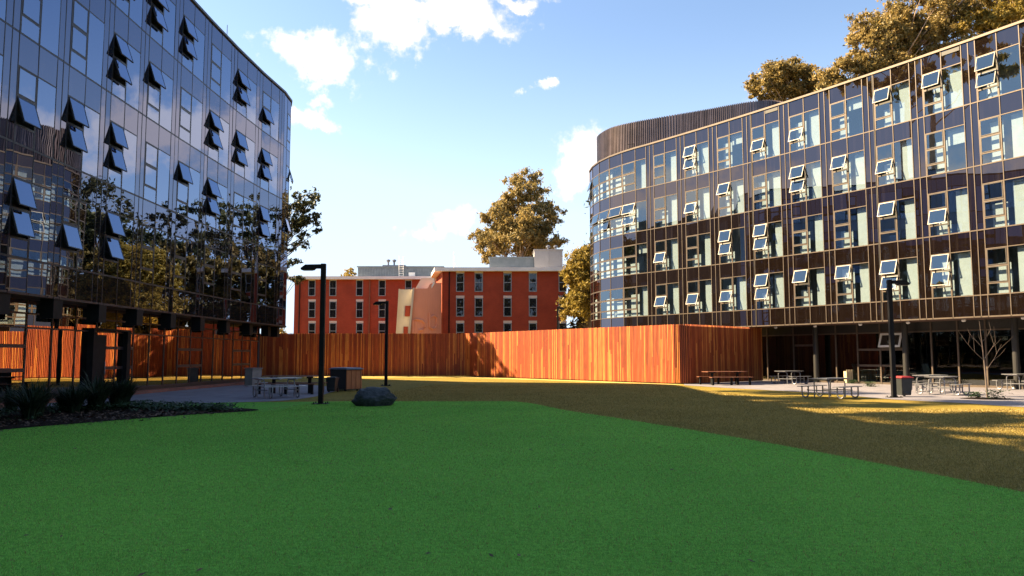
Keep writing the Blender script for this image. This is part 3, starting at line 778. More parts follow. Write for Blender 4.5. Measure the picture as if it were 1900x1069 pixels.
for i in range(8): ld.tube([(x0, YL + 1.7, zl + .7 + i * .3), (x1, YL + 1.7, zl + .7 + i * .3)], .03, 5)
ld.build('ladder', 'white', broot, boff)
v = MB(); v.box(W, at_y(755, 500, YL).x, at_y(767, 500, YL).x, YL + 1.8, YL + 1.93, zl + .4, zl + 1.15); v.build('hatch', 'white', broot, boff)
a = at_y(908, 479, YR + 3); b = at_y(992, 498, YR + 3); corr(a.x, b.x, YR + 3, YR + 9, zr + .42, a.z)
a = at_y(991.5, 464, YR + 2.5); b = at_y(1044, 498, YR + 2.5)
v = MB(); v.box(W, a.x, b.x, YR + 2.5, YR + 7, zr + .42, a.z); v.box(W, a.x - .08, b.x + .08, YR + 2.4, YR + 7.1, a.z, a.z + .1)
xm = at_y(1018.5, 480, YR + 2.5).x; v.box(W, xm - .04, xm + .04, YR + 2.46, YR + 2.5, zr + .45, a.z - .05); v.build('plant_room', 'plant_grey', broot, boff)
for px in (1017, 1031):
    x = at_y(px, 460, YR + 4).x; d = MB(); d.lathe((x, YR + 4, a.z + .1), [(.12, 0), (.12, .35), (.26, .45), (.26, .6), (.05, .7)], 10); d.build('vent', 'alu', broot, boff)
d = MB(); x = at_y(842, 480, YR + 5).x; zz = at_y(842, 467, YR + 5).z; d.tube([(x, YR + 5, zr + .4), (x, YR + 5, zz)], .045, 5); d.tube([(x, YR + 5, zz - 1.2), (x + .8, YR + 5, zr + .4)], .015, 4); d.build('antenna', 'white', broot, boff)
# leaning stair tower
YT = 87.0
def tw(px, py, Y=YT): return at_y(px, py, Y)
tr = empty('stair_tower', (-11, 88, 0)); toff = (-11, 88, 0)
tag(tr, 'pink rendered stair tower with raised letters and leaning cream concrete fin', 'tower')
def lean(poly_px, Y0, Y1, name, mat, tilt=0.0, bev=0):
    mb = MB(); n = len(poly_px)
    f0 = [tw(x, y, Y0) for x, y in poly_px]
    f1 = [Vector((p.x + tilt, Y1, p.z)) for p in f0]
    mb.face(f0[::-1] if False else f0); mb.face(f1[::-1])
    for i in range(n):
        j = (i + 1) % n; mb.face([f0[j], f0[i], f1[i], f1[j]])
    return mb.build(name, mat, tr, toff)
g = 668
lean([(738, 700), (763, 700), (766, 536.5), (739.5, 536.5)][:4] if False else [(729, 700), (757, 700), (768, 537), (741.5, 537)], YT + 1, YT + 4, 'concrete_fin', 'concrete', -.3)
lean([(725.5, 700), (729.2, 700), (742, 536), (739.6, 536), (738.0, 567), (734.5, 618)], YT + .9, YT + 4.2, 'fin_edge', 'concrete', -.3)
# curved pink front
mb = MB(); nseg = 12
top = [(768.5, 535.5), (793, 536), (799, 525), (819, 525)]
def topy(px):
    return 535.5 if px < 793 else (536 - 11 * (px - 793) / 6 if px < 799 else 525)
prev = None
lx0t, lx0b = 768.0, 754.0
for i in range(nseg + 1):
    t = i / nseg
    pxt = lx0t + (819 - lx0t) * t; pxb = lx0b + (819 - lx0b) * t
    Y = YT + 2.6 * t ** 2.2 + .25 * (1 - t) ** 4
    a = tw(pxt, topy(pxt), Y); b = tw(pxb, 700, Y)
    if prev:
        pa, pb = prev
        mb.face([pb, b, a, pa]); off2 = Vector((0, .5, 0))
        mb.face([pa, a, a + off2, pa + off2])
    else:
        off2 = Vector((0, .5, 0)); mb.face([b + off2, b, a, a + off2])
    prev = (a, b)
mb.build('curved_wall', 'render', tr, toff, smooth=False)
lean([(749.8, 700), (754, 700), (768.6, 534), (765.6, 534)], YT - .05, YT + 2.4, 'wall_edge', 'concrete')
lean([(771, 535), (799, 536.5), (806, 524), (806, 516), (782, 516)], YT + 1.6, YT + 3.0, 'parapet', 'concrete')
lean([(797, 536.5), (800, 536.5), (807, 524.5), (804, 524.5)], YT + 1.0, YT + 1.6, 'parapet_edge', 'white')
for x0, x1, y0, y1 in ((751, 762, 567.5, 587), (748, 757, 606, 640)):
    lean([(x0, y1), (x1 - 1, y1), (x1, y0), (x0 + 1, y0)], YT + .9, YT + .99, 'screen_opening', 'brick')
def relief(pts_px, Yf):
    r = MB(); pts = [tw(x, y, Yf(x, y)) for x, y in pts_px]; r.tube(pts, .15, 6); return r
def Yf(px, py):
    lx = 768 - 14 * (py - 535) / 165; t = (px - lx) / (819 - lx)
    return YT + 2.6 * t ** 2.2 + .25 * (1 - t) ** 4 - .03
for pts in ([(766.5, 618), (766.5, 594), (774, 592.5), (783, 594.5), (788.5, 600), (788.5, 607), (784, 612), (776, 613.5)],
            [(797, 580), (797, 607), (802, 610.5), (808, 608), (810.5, 598), (809.5, 589), (804, 585.5), (798, 589)]):
    relief(pts, Yf).build('raised_letter', 'render', tr, toff)

# ------------------------------------------------------------------ trees
def make_tree(name, base, top_z, crown, leaf, bark, label, nclump, nleaf, lsize, seed, trunk_r=.4, group=None, clump_r=.16, lean=(0, 0), fork=.35, limbs=1.0):
    """crown: list of ellipsoids (dx, dy, z, rx, ry, rz) relative to base; clumps of leaves fill them, limbs reach each clump"""
    r = np.random.RandomState(seed); rr = random.Random(seed)
    root = empty(name, base); tag(root, label, 'tree', group)
    cs = []
    vol = np.array([c[3] * c[4] * c[5] for c in crown]); vol = vol / vol.sum()
    for k in range(nclump):
        c = crown[r.choice(len(crown), p=vol)]
        d = r.normal(size=3); d /= np.linalg.norm(d); q = r.uniform(.25, 1) ** .5
        cs.append(np.array([c[0] + d[0] * c[3] * q, c[1] + d[1] * c[4] * q, c[2] + d[2] * c[5] * q]))
    cs = np.array(cs)
    zmin = min(c[2] - c[5] for c in crown); R0 = max(max(c[3], c[5]) for c in crown)
    # trunk and limbs
    mb = MB()
    tz = zmin + (top_z - zmin) * .55
    tip = np.array([np.mean(cs[:, 0]) * .6 + lean[0], np.mean(cs[:, 1]) * .6 + lean[1], tz])
    def trunk_pt(t): return np.array([tip[0] * t ** 1.6 + .25 * math.sin(t * 5 + seed), tip[1] * t ** 1.6, tip[2] * t])
    tp = [trunk_pt(t) for t in np.linspace(0, 1, 9)]
    mb.tube([Vector(p) for p in tp], [trunk_r * (1.15 - .85 * t) for t in np.linspace(0, 1, 9)], 9)
    for c in cs[: int(nclump * limbs)]:
        zt = max(zmin * .55, min(tz * .97, c[2] - rr.uniform(.25, .6) * (abs(c[0]) + abs(c[1])) - 1.0))
        t0 = max(.12, min(.97, zt / tz)); s = trunk_pt(t0)
        mid = s * .5 + c * .5 + np.array([rr.uniform(-.5, .5), rr.uniform(-.5, .5), rr.uniform(-.8, .2)]) * R0 * .09
        q1 = s * .75 + c * .25 + np.array([0, 0, -.02 * R0])
        q3 = s * .25 + c * .75 + np.array([rr.uniform(-.3, .3), rr.uniform(-.3, .3), .3]) * R0 * .05
        L = np.linalg.norm(c - s); r0 = min(trunk_r * .4, .011 * L + .02)
        mb.tube([Vector(p) for p in (s, q1, mid, q3, c)], [r0, r0 * .8, r0 * .6, r0 * .4, r0 * .15], 5, cap=False)
    mb.build('trunk', bark, root, None, smooth=True)
    # leaves
    per = nleaf // nclump; cr = clump_r * R0 * 1.25
    allc = np.repeat(cs, per, axis=0); n = len(allc)
    sc = np.repeat(r.uniform(.55, 1.25, nclump), per)[:, None]
    d = r.normal(size=(n, 3)); d /= np.linalg.norm(d, axis=1)[:, None]
    # sub clusters inside each clump: fine gaps and sprays
    sub = r.normal(size=(nclump * 7, 3)); sub /= np.linalg.norm(sub, axis=1)[:, None]; sub *= r.uniform(.4, 1.0, (nclump * 7, 1))
    pick = np.repeat(np.arange(nclump) * 7, per) + r.randint(0, 7, n)
    pos = allc + (sub[pick] * np.array([1, 1, .7]) + d * np.abs(r.normal(0, .26, (n, 1))) * np.array([1, 1, .8])) * cr * sc
    a = r.normal(size=(n, 3)); a[:, 2] -= .6; a /= np.linalg.norm(a, axis=1)[:, None]
    b = np.cross(a, r.normal(size=(n, 3))); b /= np.linalg.norm(b, axis=1)[:, None]
    s = lsize * r.uniform(.6, 1.4, (n, 1))
    v = np.stack([pos - a * s, pos + b * s * .42, pos + a * s, pos - b * s * .42], 1).reshape(-1, 3)
    me = bpy.data.meshes.new('crown')
    me.vertices.add(n * 4); me.vertices.foreach_set('co', v.ravel())
    me.loops.add(n * 4); me.loops.foreach_set('vertex_index', np.arange(n * 4))
    me.polygons.add(n); me.polygons.foreach_set('loop_start', np.arange(n) * 4)
    me.materials.append(M[leaf]); me.update(calc_edges=True)
    o = bpy.data.objects.new('crown', me); COL.objects.link(o); o.parent = root
    return root
def blob(px0, px1, py0, py1, Y, base, ry=None):
    """an ellipsoid of foliage given by what it spans at distance Y"""
    a = at_y(px0, (py0 + py1) / 2, Y); b = at_y(px1, (py0 + py1) / 2, Y); c = at_y((px0 + px1) / 2, py0, Y); d = at_y((px0 + px1) / 2, py1, Y)
    rx = (b.x - a.x) / 2; return ((a.x + b.x) / 2 - base[0], Y - base[1], (c.z + d.z) / 2, rx, ry or rx, (c.z - d.z) / 2)
bx = at_y(965, 600, 118).x; B = (bx, 118, 0)
make_tree('eucalyptus_tree', B, 30, [blob(925, 1010, 320, 400, 118, B), blob(900, 1035, 370, 440, 118, B), blob(880, 1045, 410, 475, 118, B), blob(980, 1040, 350, 430, 118, B), blob(875, 930, 420, 480, 118, B)],
          'euc', 'bark', 'tall spreading gum tree rising behind the brick building', 120, 70000, .21, 11, .75, clump_r=.19)
B = (at_y(1085, 600, 80).x, 80, 0)
make_tree('bushy_tree', B, 13, [blob(1050, 1125, 462, 560, 80, B), blob(1048, 1110, 530, 610, 80, B), blob(1060, 1120, 460, 520, 80, B), blob(1100, 1170, 470, 600, 80, B)],
          'euc_gold', 'bark_dark', 'golden green bushy tree between brick building and curved glass corner', 120, 60000, .14, 12, .3, clump_r=.26)
B = (at_y(500, 600, 66).x, 66, 0)
make_tree('leafy_tree', B, 16, [blob(480, 590, 325, 450, 66, B), blob(540, 604, 350, 420, 66, B), blob(505, 565, 450, 560, 66, B, 1.5), blob(545, 596, 390, 475, 66, B, 1.2)],
          'euc_dark', 'bark_dark', 'dark leafy tree peeking past the end of the left glass block', 60, 12000, .13, 13, .3, clump_r=.17)
B = (at_y(538, 600, 130).x, 130, 0)
make_tree('distant_tree', B, 7, [(0, 0, 4.2, 3.2, 3, 3.0)], 'euc_gold', 'bark_dark', 'small pale distant tree in the gap left of the brick building', 24, 5000, .22, 14, .2, clump_r=.3)
B = (at_y(655, 505, 125).x, 125, 0)
make_tree('distant_tree', B, 16, [(0, 0, 12.6, 3.0, 3, 2.5)], 'euc_gold', 'bark_dark', 'distant treetop just showing over the brick building roof', 24, 5000, .22, 15, .2, clump_r=.3)
B = (at_y(1455, 300, 84).x, 84, 0)
make_tree('eucalyptus_tree', B, 33, [blob(1395, 1515, 118, 195, 84, B), blob(1382, 1440, 150, 215, 84, B), blob(1430, 1535, 125, 185, 84, B), blob(1490, 1575, 150, 215, 84, B)],
          'euc', 'bark', 'rounded gum tree crown behind the right glass block near the ribbed screen', 110, 60000, .16, 16, .5, clump_r=.24, limbs=.6)
B = (at_y(1660, 300, 76).x, 76, 0)
make_tree('eucalyptus_tree', B, 36, [blob(1620, 1790, -15, 70, 76, B), blob(1570, 1680, 50, 140, 76, B), blob(1545, 1600, 120, 185, 76, B), blob(1530, 1625, 95, 190, 76, B), blob(1690, 1800, 60, 130, 76, B), blob(1660, 1770, 30, 110, 76, B), blob(1740, 1850, -50, 50, 76, B), blob(1580, 1700, 10, 90, 76, B), blob(1600, 1690, 90, 160, 76, B), blob(1500, 1590, 150, 200, 76, B)],
          'euc', 'bark', 'large gum tree with pale limbs above the middle of the right roofline', 200, 110000, .16, 17, .5, clump_r=.22, limbs=.55)
B = (at_y(1880, 300, 74).x, 74, 0)
make_tree('eucalyptus_tree', B, 38, [blob(1800, 1960, -60, 70, 74, B), blob(1785, 1890, 10, 90, 74, B), blob(1840, 2000, -80, 60, 74, B)],
          'euc_gold', 'bark', 'dense golden gum tree above the right end of the roofline', 110, 60000, .16, 18, .5, clump_r=.24, limbs=.6)
# trees behind the right block (seen mirrored in the left glass)
row = [(14, 104, 24, 5, 0), (20.5, 99, 26, 5.5, 0), (27, 101, 24, 5, 0), (34, 97, 27, 5.5, 0), (42, 98, 25, 5, 0), (50, 95, 27, 6, 0),
       (15, 86, 14, 5, 1), (21, 84, 15.5, 5.5, 1), (27.5, 82, 14, 5.5, 1), (34, 80, 15, 6, 1), (41, 77, 14, 6, 1), (10.2, 91, 15, 4.2, 1)]
for k, (x, y, h, w, low) in enumerate(row):
    make_tree('background_tree', (x, y, 0), h, [(0, 0, h * .78, w * .75, w * .75, h * .2), (0, 0, h * .5, w, w, h * .32), (0, 0, h * .25, w * .9, w * .9, h * .25)], 'hedge' if low else 'euc_dark', 'bark_dark',
              ('lower bushy tree behind the right glass block, ' if low else 'tall tree in the row behind the right glass block, ') + ['first', 'second', 'third', 'fourth', 'fifth', 'sixth', 'first', 'second', 'third', 'fourth', 'fifth', 'beside the brick building'][k] + (' from the brick building' if k < 11 else ''),
              60, 16000, .30, 30 + k, .3, group='trees behind the right block', clump_r=.24)

proto = None  # unseen tree row, set tall and near to cut the sky light
for k in range(9):
    x, y = -50 + 12 * k + (k * 37 % 7), -30 - (k * 53 % 9)
    lb = 'unseen tree behind the viewer, cutting sky light, number %s from the left' % ['one', 'two', 'three', 'four', 'five', 'six', 'seven', 'eight', 'nine'][k]
    if proto is None:
        proto = make_tree('background_tree', (x, y, 0), 27, [(0, 0, 20, 7, 6, 7), (0, 0, 10, 8, 7, 9)], 'euc_dark', 'bark_dark', lb, 80, 14000, .5, 90, .35, group='light-blocking trees behind the viewer', clump_r=.3); c = proto
    else:
        c = copy_tree(proto); c.location = (x, y, 0); c.rotation_euler.z = k * 1.1; c.scale = (1.1, 1.1, .85 + .06 * (k % 4)); c['label'] = lb
for k, (x, y, lb) in enumerate(((-33, 29, 'unseen gum tree added behind the left block to shade the lawn, nearest the camera'), (-35, 42, 'unseen gum tree added behind the middle of the left block to shade the lawn'))):  # unseen gums added so broken shade falls on the right lawn
    make_tree('eucalyptus_tree', (x, y, 0), 43, [(0, 0, 37, 5.5, 6.5, 4.5), (1, 3, 33, 4.5, 4, 2.5), (2, -4, 35, 4, 4, 3)], 'euc', 'bark', lb, 24, 4800, .42, 70 + k, .6, clump_r=.22, limbs=.5)

# ------------------------------------------------------------------ street lamps
def make_lamp(H, arm=-1):
    root = empty('lamp_post', (0, 0, 0))
    m = MB(); m.box(W, -.08, .08, -.08, .08, .03, H); m.build('pole', 'black', root, bevel=.01)
    m = MB(); m.box(W, -.26, .26, -.2, .2, 0, .03)
    for x in (-.2, .2):
        for y in (-.14, .14): m.lathe((x, y, .03), [(.02, 0), (.02, .05)], 6)
    m.build('base_plate', 'black', root)
    m = MB(); s = arm
    pr = [(.08, H - .16), (.28, H - .16), (.34, H - .22), (.74, H - .22), (.76, H - .16), (.6, H - .04), (.08, H - .03)]
    n = len(pr)
    f0 = [Vector((s * x, -.13, z)) for x, z in pr]; f1 = [Vector((s * x, .13, z)) for x, z in pr]
    m.face(f0); m.face(f1[::-1])
    for i in range(n):
        j = (i + 1) % n; m.face([f0[j], f0[i], f1[i], f1[j]])
    hd = m.build('lamp_head', 'black', root)
    m = MB(); m.box(W, min(s * .38, s * .70), max(s * .38, s * .70), -.09, .09, H - .235, H - .221); m.build('lens', 'lens', hd)
    return root
l1 = make_lamp(4.78); l1.location = at(595, 750); l1.location.z = 0
tag(l1, 'nearest black lamp post at the edge of the green turf', 'lamp post', 'square black lamp posts')
for pos, z, lb, s, ang in ((at(716, 716), .98, 'black lamp post in front of the shaded part of the timber fence', 1, 0), (at(1659, 738), .97, 'black lamp post by the wheelie bin before the right block', 1, math.pi),
                   (Vector((3.75, 64.0, 0)), 1.19, 'thin lamp post standing behind the sunlit fence', .75, R(160))):
    c = copy_tree(l1); c.location = (pos.x, pos.y, 0); c.scale = (s, s, z); c.rotation_euler = (0, 0, ang); c['label'] = lb

# ------------------------------------------------------------------ picnic tables
def loop_leg(m, x, y0, y1, z, r=.028):
    """a U-shaped tube leg: down, along the ground, up"""
    c = .12; pts = []
    for (cy, cz, a0, a1) in ((y0 + c, c + r, 180, 270), (y1 - c, c + r, 270, 360)):
        for a in np.linspace(a0, a1, 5): pts.append(Vector((x, cy + c * math.cos(R(a)), cz + c * math.sin(R(a)))))
    pts = [Vector((x, y0, z))] + pts + [Vector((x, y1, z))]
    m.tube(pts, r, 7)
def make_alu_table():
    root = empty('picnic_table', (0, 0, 0))
    m = MB()
    for i in range(3): m.box(W, -.9, .9, -.37 + i * .25, -.37 + i * .25 + .24, .735, .765)
    for x in (-.7, 0, .7): m.box(W, x - .03, x + .03, -.34, .34, .70, .733)
    m.build('tabletop', 'alu', root)
    for s in (-1, 1):
        m = MB(); m.box(W, -.9, .9, s * .72 - .14, s * .72 + .14, .43, .46); m.build('seat', 'alu', root)
        for x in (-.55, .55):
            m = MB(); loop_leg(m, x, s * .72 - .13, s * .72 + .13, .43); m.build('leg', 'alu', root)
    for x in (-.62, .62):
        m = MB(); pts = []
        c = .14
        for (cy, a0, a1) in ((-.30 + c, 180, 90), (.30 - c, 90, 0)):
            for a in np.linspace(a0, a1, 5): pts.append(Vector((x, cy + c * math.cos(R(a)), .70 - c + c * math.sin(R(a)))))
        pts = [Vector((x, -.30, .022))] + pts + [Vector((x, .30, .022))]
        m.tube(pts, .024, 7); m.tube([(x, -.60, .30), (x, .60, .30)], .02, 6); m.build('leg', 'alu', root)
    return root
def make_timber_table():
    root = empty('picnic_table', (0, 0, 0))
    m = MB()
    for i in range(5): m.box(W, -1.25, 1.25, -.36 + i * .147, -.36 + i * .147 + .135, .72, .755)
    m.build('tabletop', 'slat', root)
    for s in (-1, 1):
        m = MB()
        for q in (-.15, .01): m.box(W, -1.3, 1.3, s * .74 + q, s * .74 + q + .14, .42, .455)
        m.build('seat', 'slat', root)
        for x in (-1.15, 0, 1.15):
            m = MB(); m.box(W, x - .05, x + .05, s * .74 - .05, s * .74 + .05, 0, .418); m.box(W, x - .03, x + .03, s * .74 - .13, s * .74 + .13, .38, .418); m.build('leg', 'black', root)
    for x in (-.8, .8):
        m = MB(); m.box(W, x - .06, x + .06, -.06, .06, 0, .718); m.box(W, x - .04, x + .04, -.33, .33, .66, .718); m.build('leg', 'black', root)
    return root
ta = make_alu_table(); ta.location = at(512, 738); ta.location.z = .008; ta.rotation_euler.z = R(42)
G1 = 'silver aluminium picnic tables'
tag(ta, 'silver picnic table on the left paving between flower bed and lamp post', 'picnic table', G1)
for (x, y, rz, lb) in ((12.35, 30.6, 40, 'silver picnic table on the lawn edge, nearest to the camera on the right'),
                       (18.15, 33.2, 42, 'silver picnic table between the wheelie bin and the bare sapling'),
                       (19.1, 35.9, 36, 'silver picnic table directly behind the one beside the sapling'),
                       (24.6, 38.0, 25, 'silver picnic table cut by the right edge of the photo'),
                       (16.3, 46.2, 35, 'silver picnic table farthest away, beside the brown timber table')):
    c = copy_tree(ta); c.location = (x, y, .008); c.rotation_euler.z = R(rz); c['label'] = lb
tt = make_timber_table(); tt.location = (12.15, 44.9, .008); tt.rotation_euler.z = R(14)
tag(tt, 'brown timber picnic table against the shaded end of the fence', 'picnic table', 'brown timber picnic tables')
c = copy_tree(tt); c.location = (-9.6, 34.3, .008); c.rotation_euler.z = R(-4); c['label'] = 'brown timber picnic table behind the left silver one'

# ------------------------------------------------------------------ bins, box, boulder
def bin_body(m, w, d, h, taper=.86, mi=0, ribs=0):
    pts = []
    for z, s in ((.06, taper), (h, 1)):
        for y in (-d / 2 * s, d / 2 * s):
            for x in (-w / 2 * s, w / 2 * s): pts.append(Vector((x, y, z)))
    m.hexa(pts, mi)
big = empty('skip_bin', (0, 0, 0)); p = at(632, 726)
big.location = (p.x + .1, p.y + .6, 0); big.rotation_euler.z = R(-38)
tag(big, 'large dark wheeled waste bin with orange ribbed end near the fence', 'bin')
m = MB(); bin_body(m, 1.15, .95, 1.0, .94); m.build('body', 'bin_dark', big)
m = MB(); fr = Fr((.552, 0, 0), Y3, X3, Z3)
m.box(fr, -.45, .45, 0, .03, .1, .96)
for i in range(4): m.box(fr, -.45 + i * .285, -.45 + i * .285 + .05, .03, .06, .1, .96)
m.build('end_panel', 'bin_side', big)
m = MB(); m.box(W, -.62, .66, -.52, .52, 1.0, 1.05); m.box(W, -.55, .58, -.45, .45, 1.05, 1.09); m.build('lid', 'bin_lid', big, bevel=.015)
for x in (-.42, .42):
    for y in (-.36, .36):
        m = MB(); m.tube([(x, y - .03, .06), (x, y + .03, .06)], .06, 10); m.build('wheel', 'black', big)
def make_wheelie(w, d, h, lid):
    r = empty('wheelie_bin', (0, 0, 0))
    m = MB(); bin_body(m, w, d, h, .80); m.box(W, -w * .3, w * .3, -d / 2 * .83 - .03, -d / 2 * .8 + .02, .12, .2); m.build('body', 'bin_dark', r, bevel=.02)
    m = MB(); m.box(W, -w / 2 - .03, w / 2 + .03, -d / 2 - .04, d / 2 + .02, h, h + .035); m.box(W, -w / 2 + .03, w / 2 - .03, -d / 2 + .03, d / 2 - .05, h + .035, h + .07)
    m.tube([(-w / 2, d / 2 + .06, h + .01), (w / 2, d / 2 + .06, h + .01)], .018, 6); m.build('lid', lid, r, bevel=.01)
    for s in (-1, 1):
        m = MB(); m.tube([(s * (w * .42), d / 2 * .75, .1), (s * (w * .52), d / 2 * .75, .1)], .1, 12); m.build('wheel', 'black', r)
    return r
wb = make_wheelie(.52, .6, .74, 'red'); wb.location = at(1675, 736); wb.location.z = .008; wb.rotation_euler.z = R(12)
tag(wb, 'black wheelie bin with red lid beside the right lamp post', 'bin')
wc = make_wheelie(.44, .5, .62, 'bin_dark'); wc.location = (at(616, 728).x, at(616, 728).y, 0); wc.rotation_euler.z = R(-5)
tag(wc, 'small black wheelie bin standing before the large waste bin', 'bin')
bq = empty('concrete_box', (0, 0, 0)); p = at(465, 716); bq.location = (p.x, p.y + .4, 0); bq.rotation_euler.z = R(-25)
tag(bq, 'grey concrete cabinet with dark side under the end of the left block', 'cabinet')
m = MB(); m.box(W, -.27, .27, -.36, .36, 0, .93); m.build('body', 'cab', bq, bevel=.01)
m = MB(); m.box(W, -.33, .33, -.40, .40, .93, .98); m.build('top', 'cab', bq, bevel=.01)
m = MB(); m.box(W, -.295, -.272, -.36, .36, .06, .93); m.build('door', 'dark', bq)

def make_rock():
    import bmesh
    bm = bmesh.new(); bmesh.ops.create_icosphere(bm, subdivisions=5, radius=1)
    from mathutils import noise
    rr = random.Random(5)
    planes = []
    for k in range(22):
        d = Vector((rr.gauss(0, 1), rr.gauss(0, 1), rr.gauss(0, .8))).normalized(); planes.append((d, rr.uniform(.74, .93)))
    planes += [(Vector((0, 0, 1)), .8), (Vector((-.9, -.2, .35)).normalized(), .78), (Vector((.75, -.5, -.3)).normalized(), .8)]
    for v in bm.verts:
        p = v.co.copy()
        for d, o in planes:
            k = p.dot(d) - o
            if k > 0: p -= d * k * .97
        p *= 1 + .10 * noise.noise(p * 2.3) + .04 * noise.noise(p * 7) + .02 * noise.noise(p * 18)
        v.co = Vector((p.x * .78, p.y * .6, p.z * .42 + .26))
        if v.co.x > 0 and v.co.z > .3: v.co.z -= .05 * v.co.x
    me = bpy.data.meshes.new('boulder'); bm.to_mesh(me); bm.free()
    for f in me.polygons: f.use_smooth = True
    me.materials.append(M['rock'])
    o = bpy.data.objects.new('boulder', me); COL.objects.link(o)
    return o
rk = make_rock(); p = at(692, 754); rk.location = (p.x, p.y + .3, 0)
tag(rk, 'dark grey boulder lying on the edge of the green turf', 'boulder')

# ------------------------------------------------------------------ planting
def strappy(seed, h, n):
    r = random.Random(seed); m = MB()
    for i in range(n):
        a = r.uniform(0, 6.28); L = h * r.uniform(.65, 1.2); out = r.uniform(.25, 1.0) * L * .75; w = r.uniform(.010, .020)
        d = Vector((math.cos(a), math.sin(a), 0)); s = Vector((-d.y, d.x, 0)); b = d * r.uniform(0, .12) + s * r.uniform(-.08, .08)
        pts = [b + d * out * t ** 1.5 + Z3 * (L * (1.25 * t - .62 * t * t * (out / L + .4))) for t in (0, .25, .5, .75, 1)]
        base = len(m.v)
        for k, p in enumerate(pts):
            ww = w * (1 - (k / 4) ** 2 * .95); m.v += [tuple(p - s * ww), tuple(p + s * ww)]
        for k in range(4): m.f.append((base + 2 * k, base + 2 * k + 1, base + 2 * k + 3, base + 2 * k + 2)); m.m.append(0)
    return m
protos = []
ORD = 'first second third fourth fifth sixth seventh eighth ninth tenth eleventh twelfth thirteenth fourteenth fifteenth sixteenth seventeenth eighteenth nineteenth twentieth'.split()
prs = random.Random(31)
spots = []
for i in range(20):
    y = 17.4 + 7.6 * (i / 19) + prs.uniform(-.4, .4); xr = -11.9 + max(0, (y - 17.5)) * .02 - max(0, y - 23) * .1
    spots.append((prs.uniform(-15.4, xr - .2) if i % 3 else xr - prs.uniform(.2, .9), y, prs.uniform(.95, 1.4)))
for i in range(3): protos.append(strappy(50 + i, .95, 240).build('foliage', 'strap').data)
bpy.data.batch_remove([o for o in bpy.data.objects if o.name.startswith('foliage') and o.parent is None])
for i, (x, y, s) in enumerate(spots):
    o = bpy.data.objects.new('strappy_plant', protos[i % 3]); COL.objects.link(o); o.location = (x, y, .012); o.rotation_euler.z = i * 1.3; o.scale = (s, s, s * .9)
    tag(o, 'strappy plant, %s from the camera, on the %s side of the bed' % (ORD[i], 'glass' if i % 3 else 'turf'), 'plant', 'strappy plants in the mulch bed')
def leafy_patch(name, pts, n, size, mat, seed, label=None, cat=None, kind=None, zr=(.02, .14)):
    r = random.Random(seed); m = MB()
    for i in range(n):
        c = r.choice(pts); x = c[0] + r.gauss(0, c[2]); y = c[1] + r.gauss(0, c[2]); z = r.uniform(*zr) + .012
        a = r.uniform(0, 6.28); t = r.uniform(-.6, .6); s = size * r.uniform(.6, 1.4)
        u = Vector((math.cos(a), math.sin(a), t)).normalized() * s; w = Vector((-math.sin(a), math.cos(a), r.uniform(-.5, .5))).normalized() * s * .5
        p = Vector((x, y, z)); m.face([p - u, p + w, p + u, p - w])
    o = m.build(name, mat); tag(o, label, cat, kind=kind); return o
leafy_patch('ground_cover', [(-10.6, 24.2, .45), (-9.6, 23.4, .5), (-11.8, 24.6, .4), (-8.8, 23.2, .35), (-13.4, 23.6, .6), (-14.6, 21.6, .7), (-13.8, 19.4, .8), (-12.3, 23.8, .5), (-14.9, 17.4, .6)], 6500, .055, 'weed', 3, kind='stuff', label='low dark green ground cover spreading through the mulch bed', cat='ground cover', zr=(.02, .20))
leafy_patch('bark_chips', [(-10.2, 21.2, .8), (-12.2, 19.4, 1.0), (-13, 16, 1.2), (-9.2, 22.6, .5), (-12.3, 22.6, .9)], 1800, .05, 'litter', 4, kind='stuff', label='bark chips and dead leaves scattered over the mulch bed', cat='mulch', zr=(.004, .03))
lm = random.Random(9)
lv = MB()
for i in range(110):
    y = 4 + 22 * lm.random() ** 1.3; x = lm.uniform(-.62, .35) * y
    a = lm.uniform(0, 6.28); s = lm.uniform(.018, .045); u = Vector((math.cos(a), math.sin(a), lm.uniform(-.3, .3))) * s; w = Vector((-math.sin(a), math.cos(a), .3)) * s * .4
    p = Vector((x, y, .02)); lv.face([p - u, p + w, p + u, p - w])
tag(lv.build('fallen_leaves', 'litter'), 'small dead leaves scattered over the green turf', 'leaves', kind='stuff')

def blades(name, label, n, mat, seed, inside, y0, y1, h, w0):
    r = np.random.RandomState(seed)
    y = y0 + (y1 - y0) * r.uniform(0, 1, n * 2) ** 1.15
    x = r.uniform(-.70, .70, n * 2) * y
    keep = inside(x, y); x, y = x[keep][:n], y[keep][:n]; n = len(x)
    a = r.uniform(0, 2 * np.pi, n); hh = h * r.uniform(.6, 1.3, n); w = w0 * (y / 5.0) * r.uniform(.7, 1.3, n)
    lx, ly = r.normal(0, .45, n) * hh, r.normal(0, .45, n) * hh
    dx, dy = np.cos(a) * w, np.sin(a) * w
    z = np.full(n, .002)
    v = np.stack([np.stack([x - dx, y - dy, z], 1), np.stack([x + dx, y + dy, z], 1), np.stack([x + lx, y + ly, z + hh], 1)], 1).reshape(-1, 3)
    me = bpy.data.meshes.new(name); me.vertices.add(n * 3); me.vertices.foreach_set('co', v.ravel())
    me.loops.add(n * 3); me.loops.foreach_set('vertex_index', np.arange(n * 3)); me.polygons.add(n); me.polygons.foreach_set('loop_start', np.arange(n) * 3)
    me.materials.append(M[mat]); me.update(calc_edges=True)
    o = bpy.data.objects.new(name, me); COL.objects.link(o); tag(o, label, 'grass', kind='stuff')
te = np.array([p for p in turf_edge if p[0] > 0.1 and p[1] < 28][::1])
te = te[np.argsort(te[:, 1])]
edge_x = lambda y: np.interp(y, te[:, 1], te[:, 0])
bd = np.array(sorted([(p[1], p[0]) for p in bed[: -10]]))
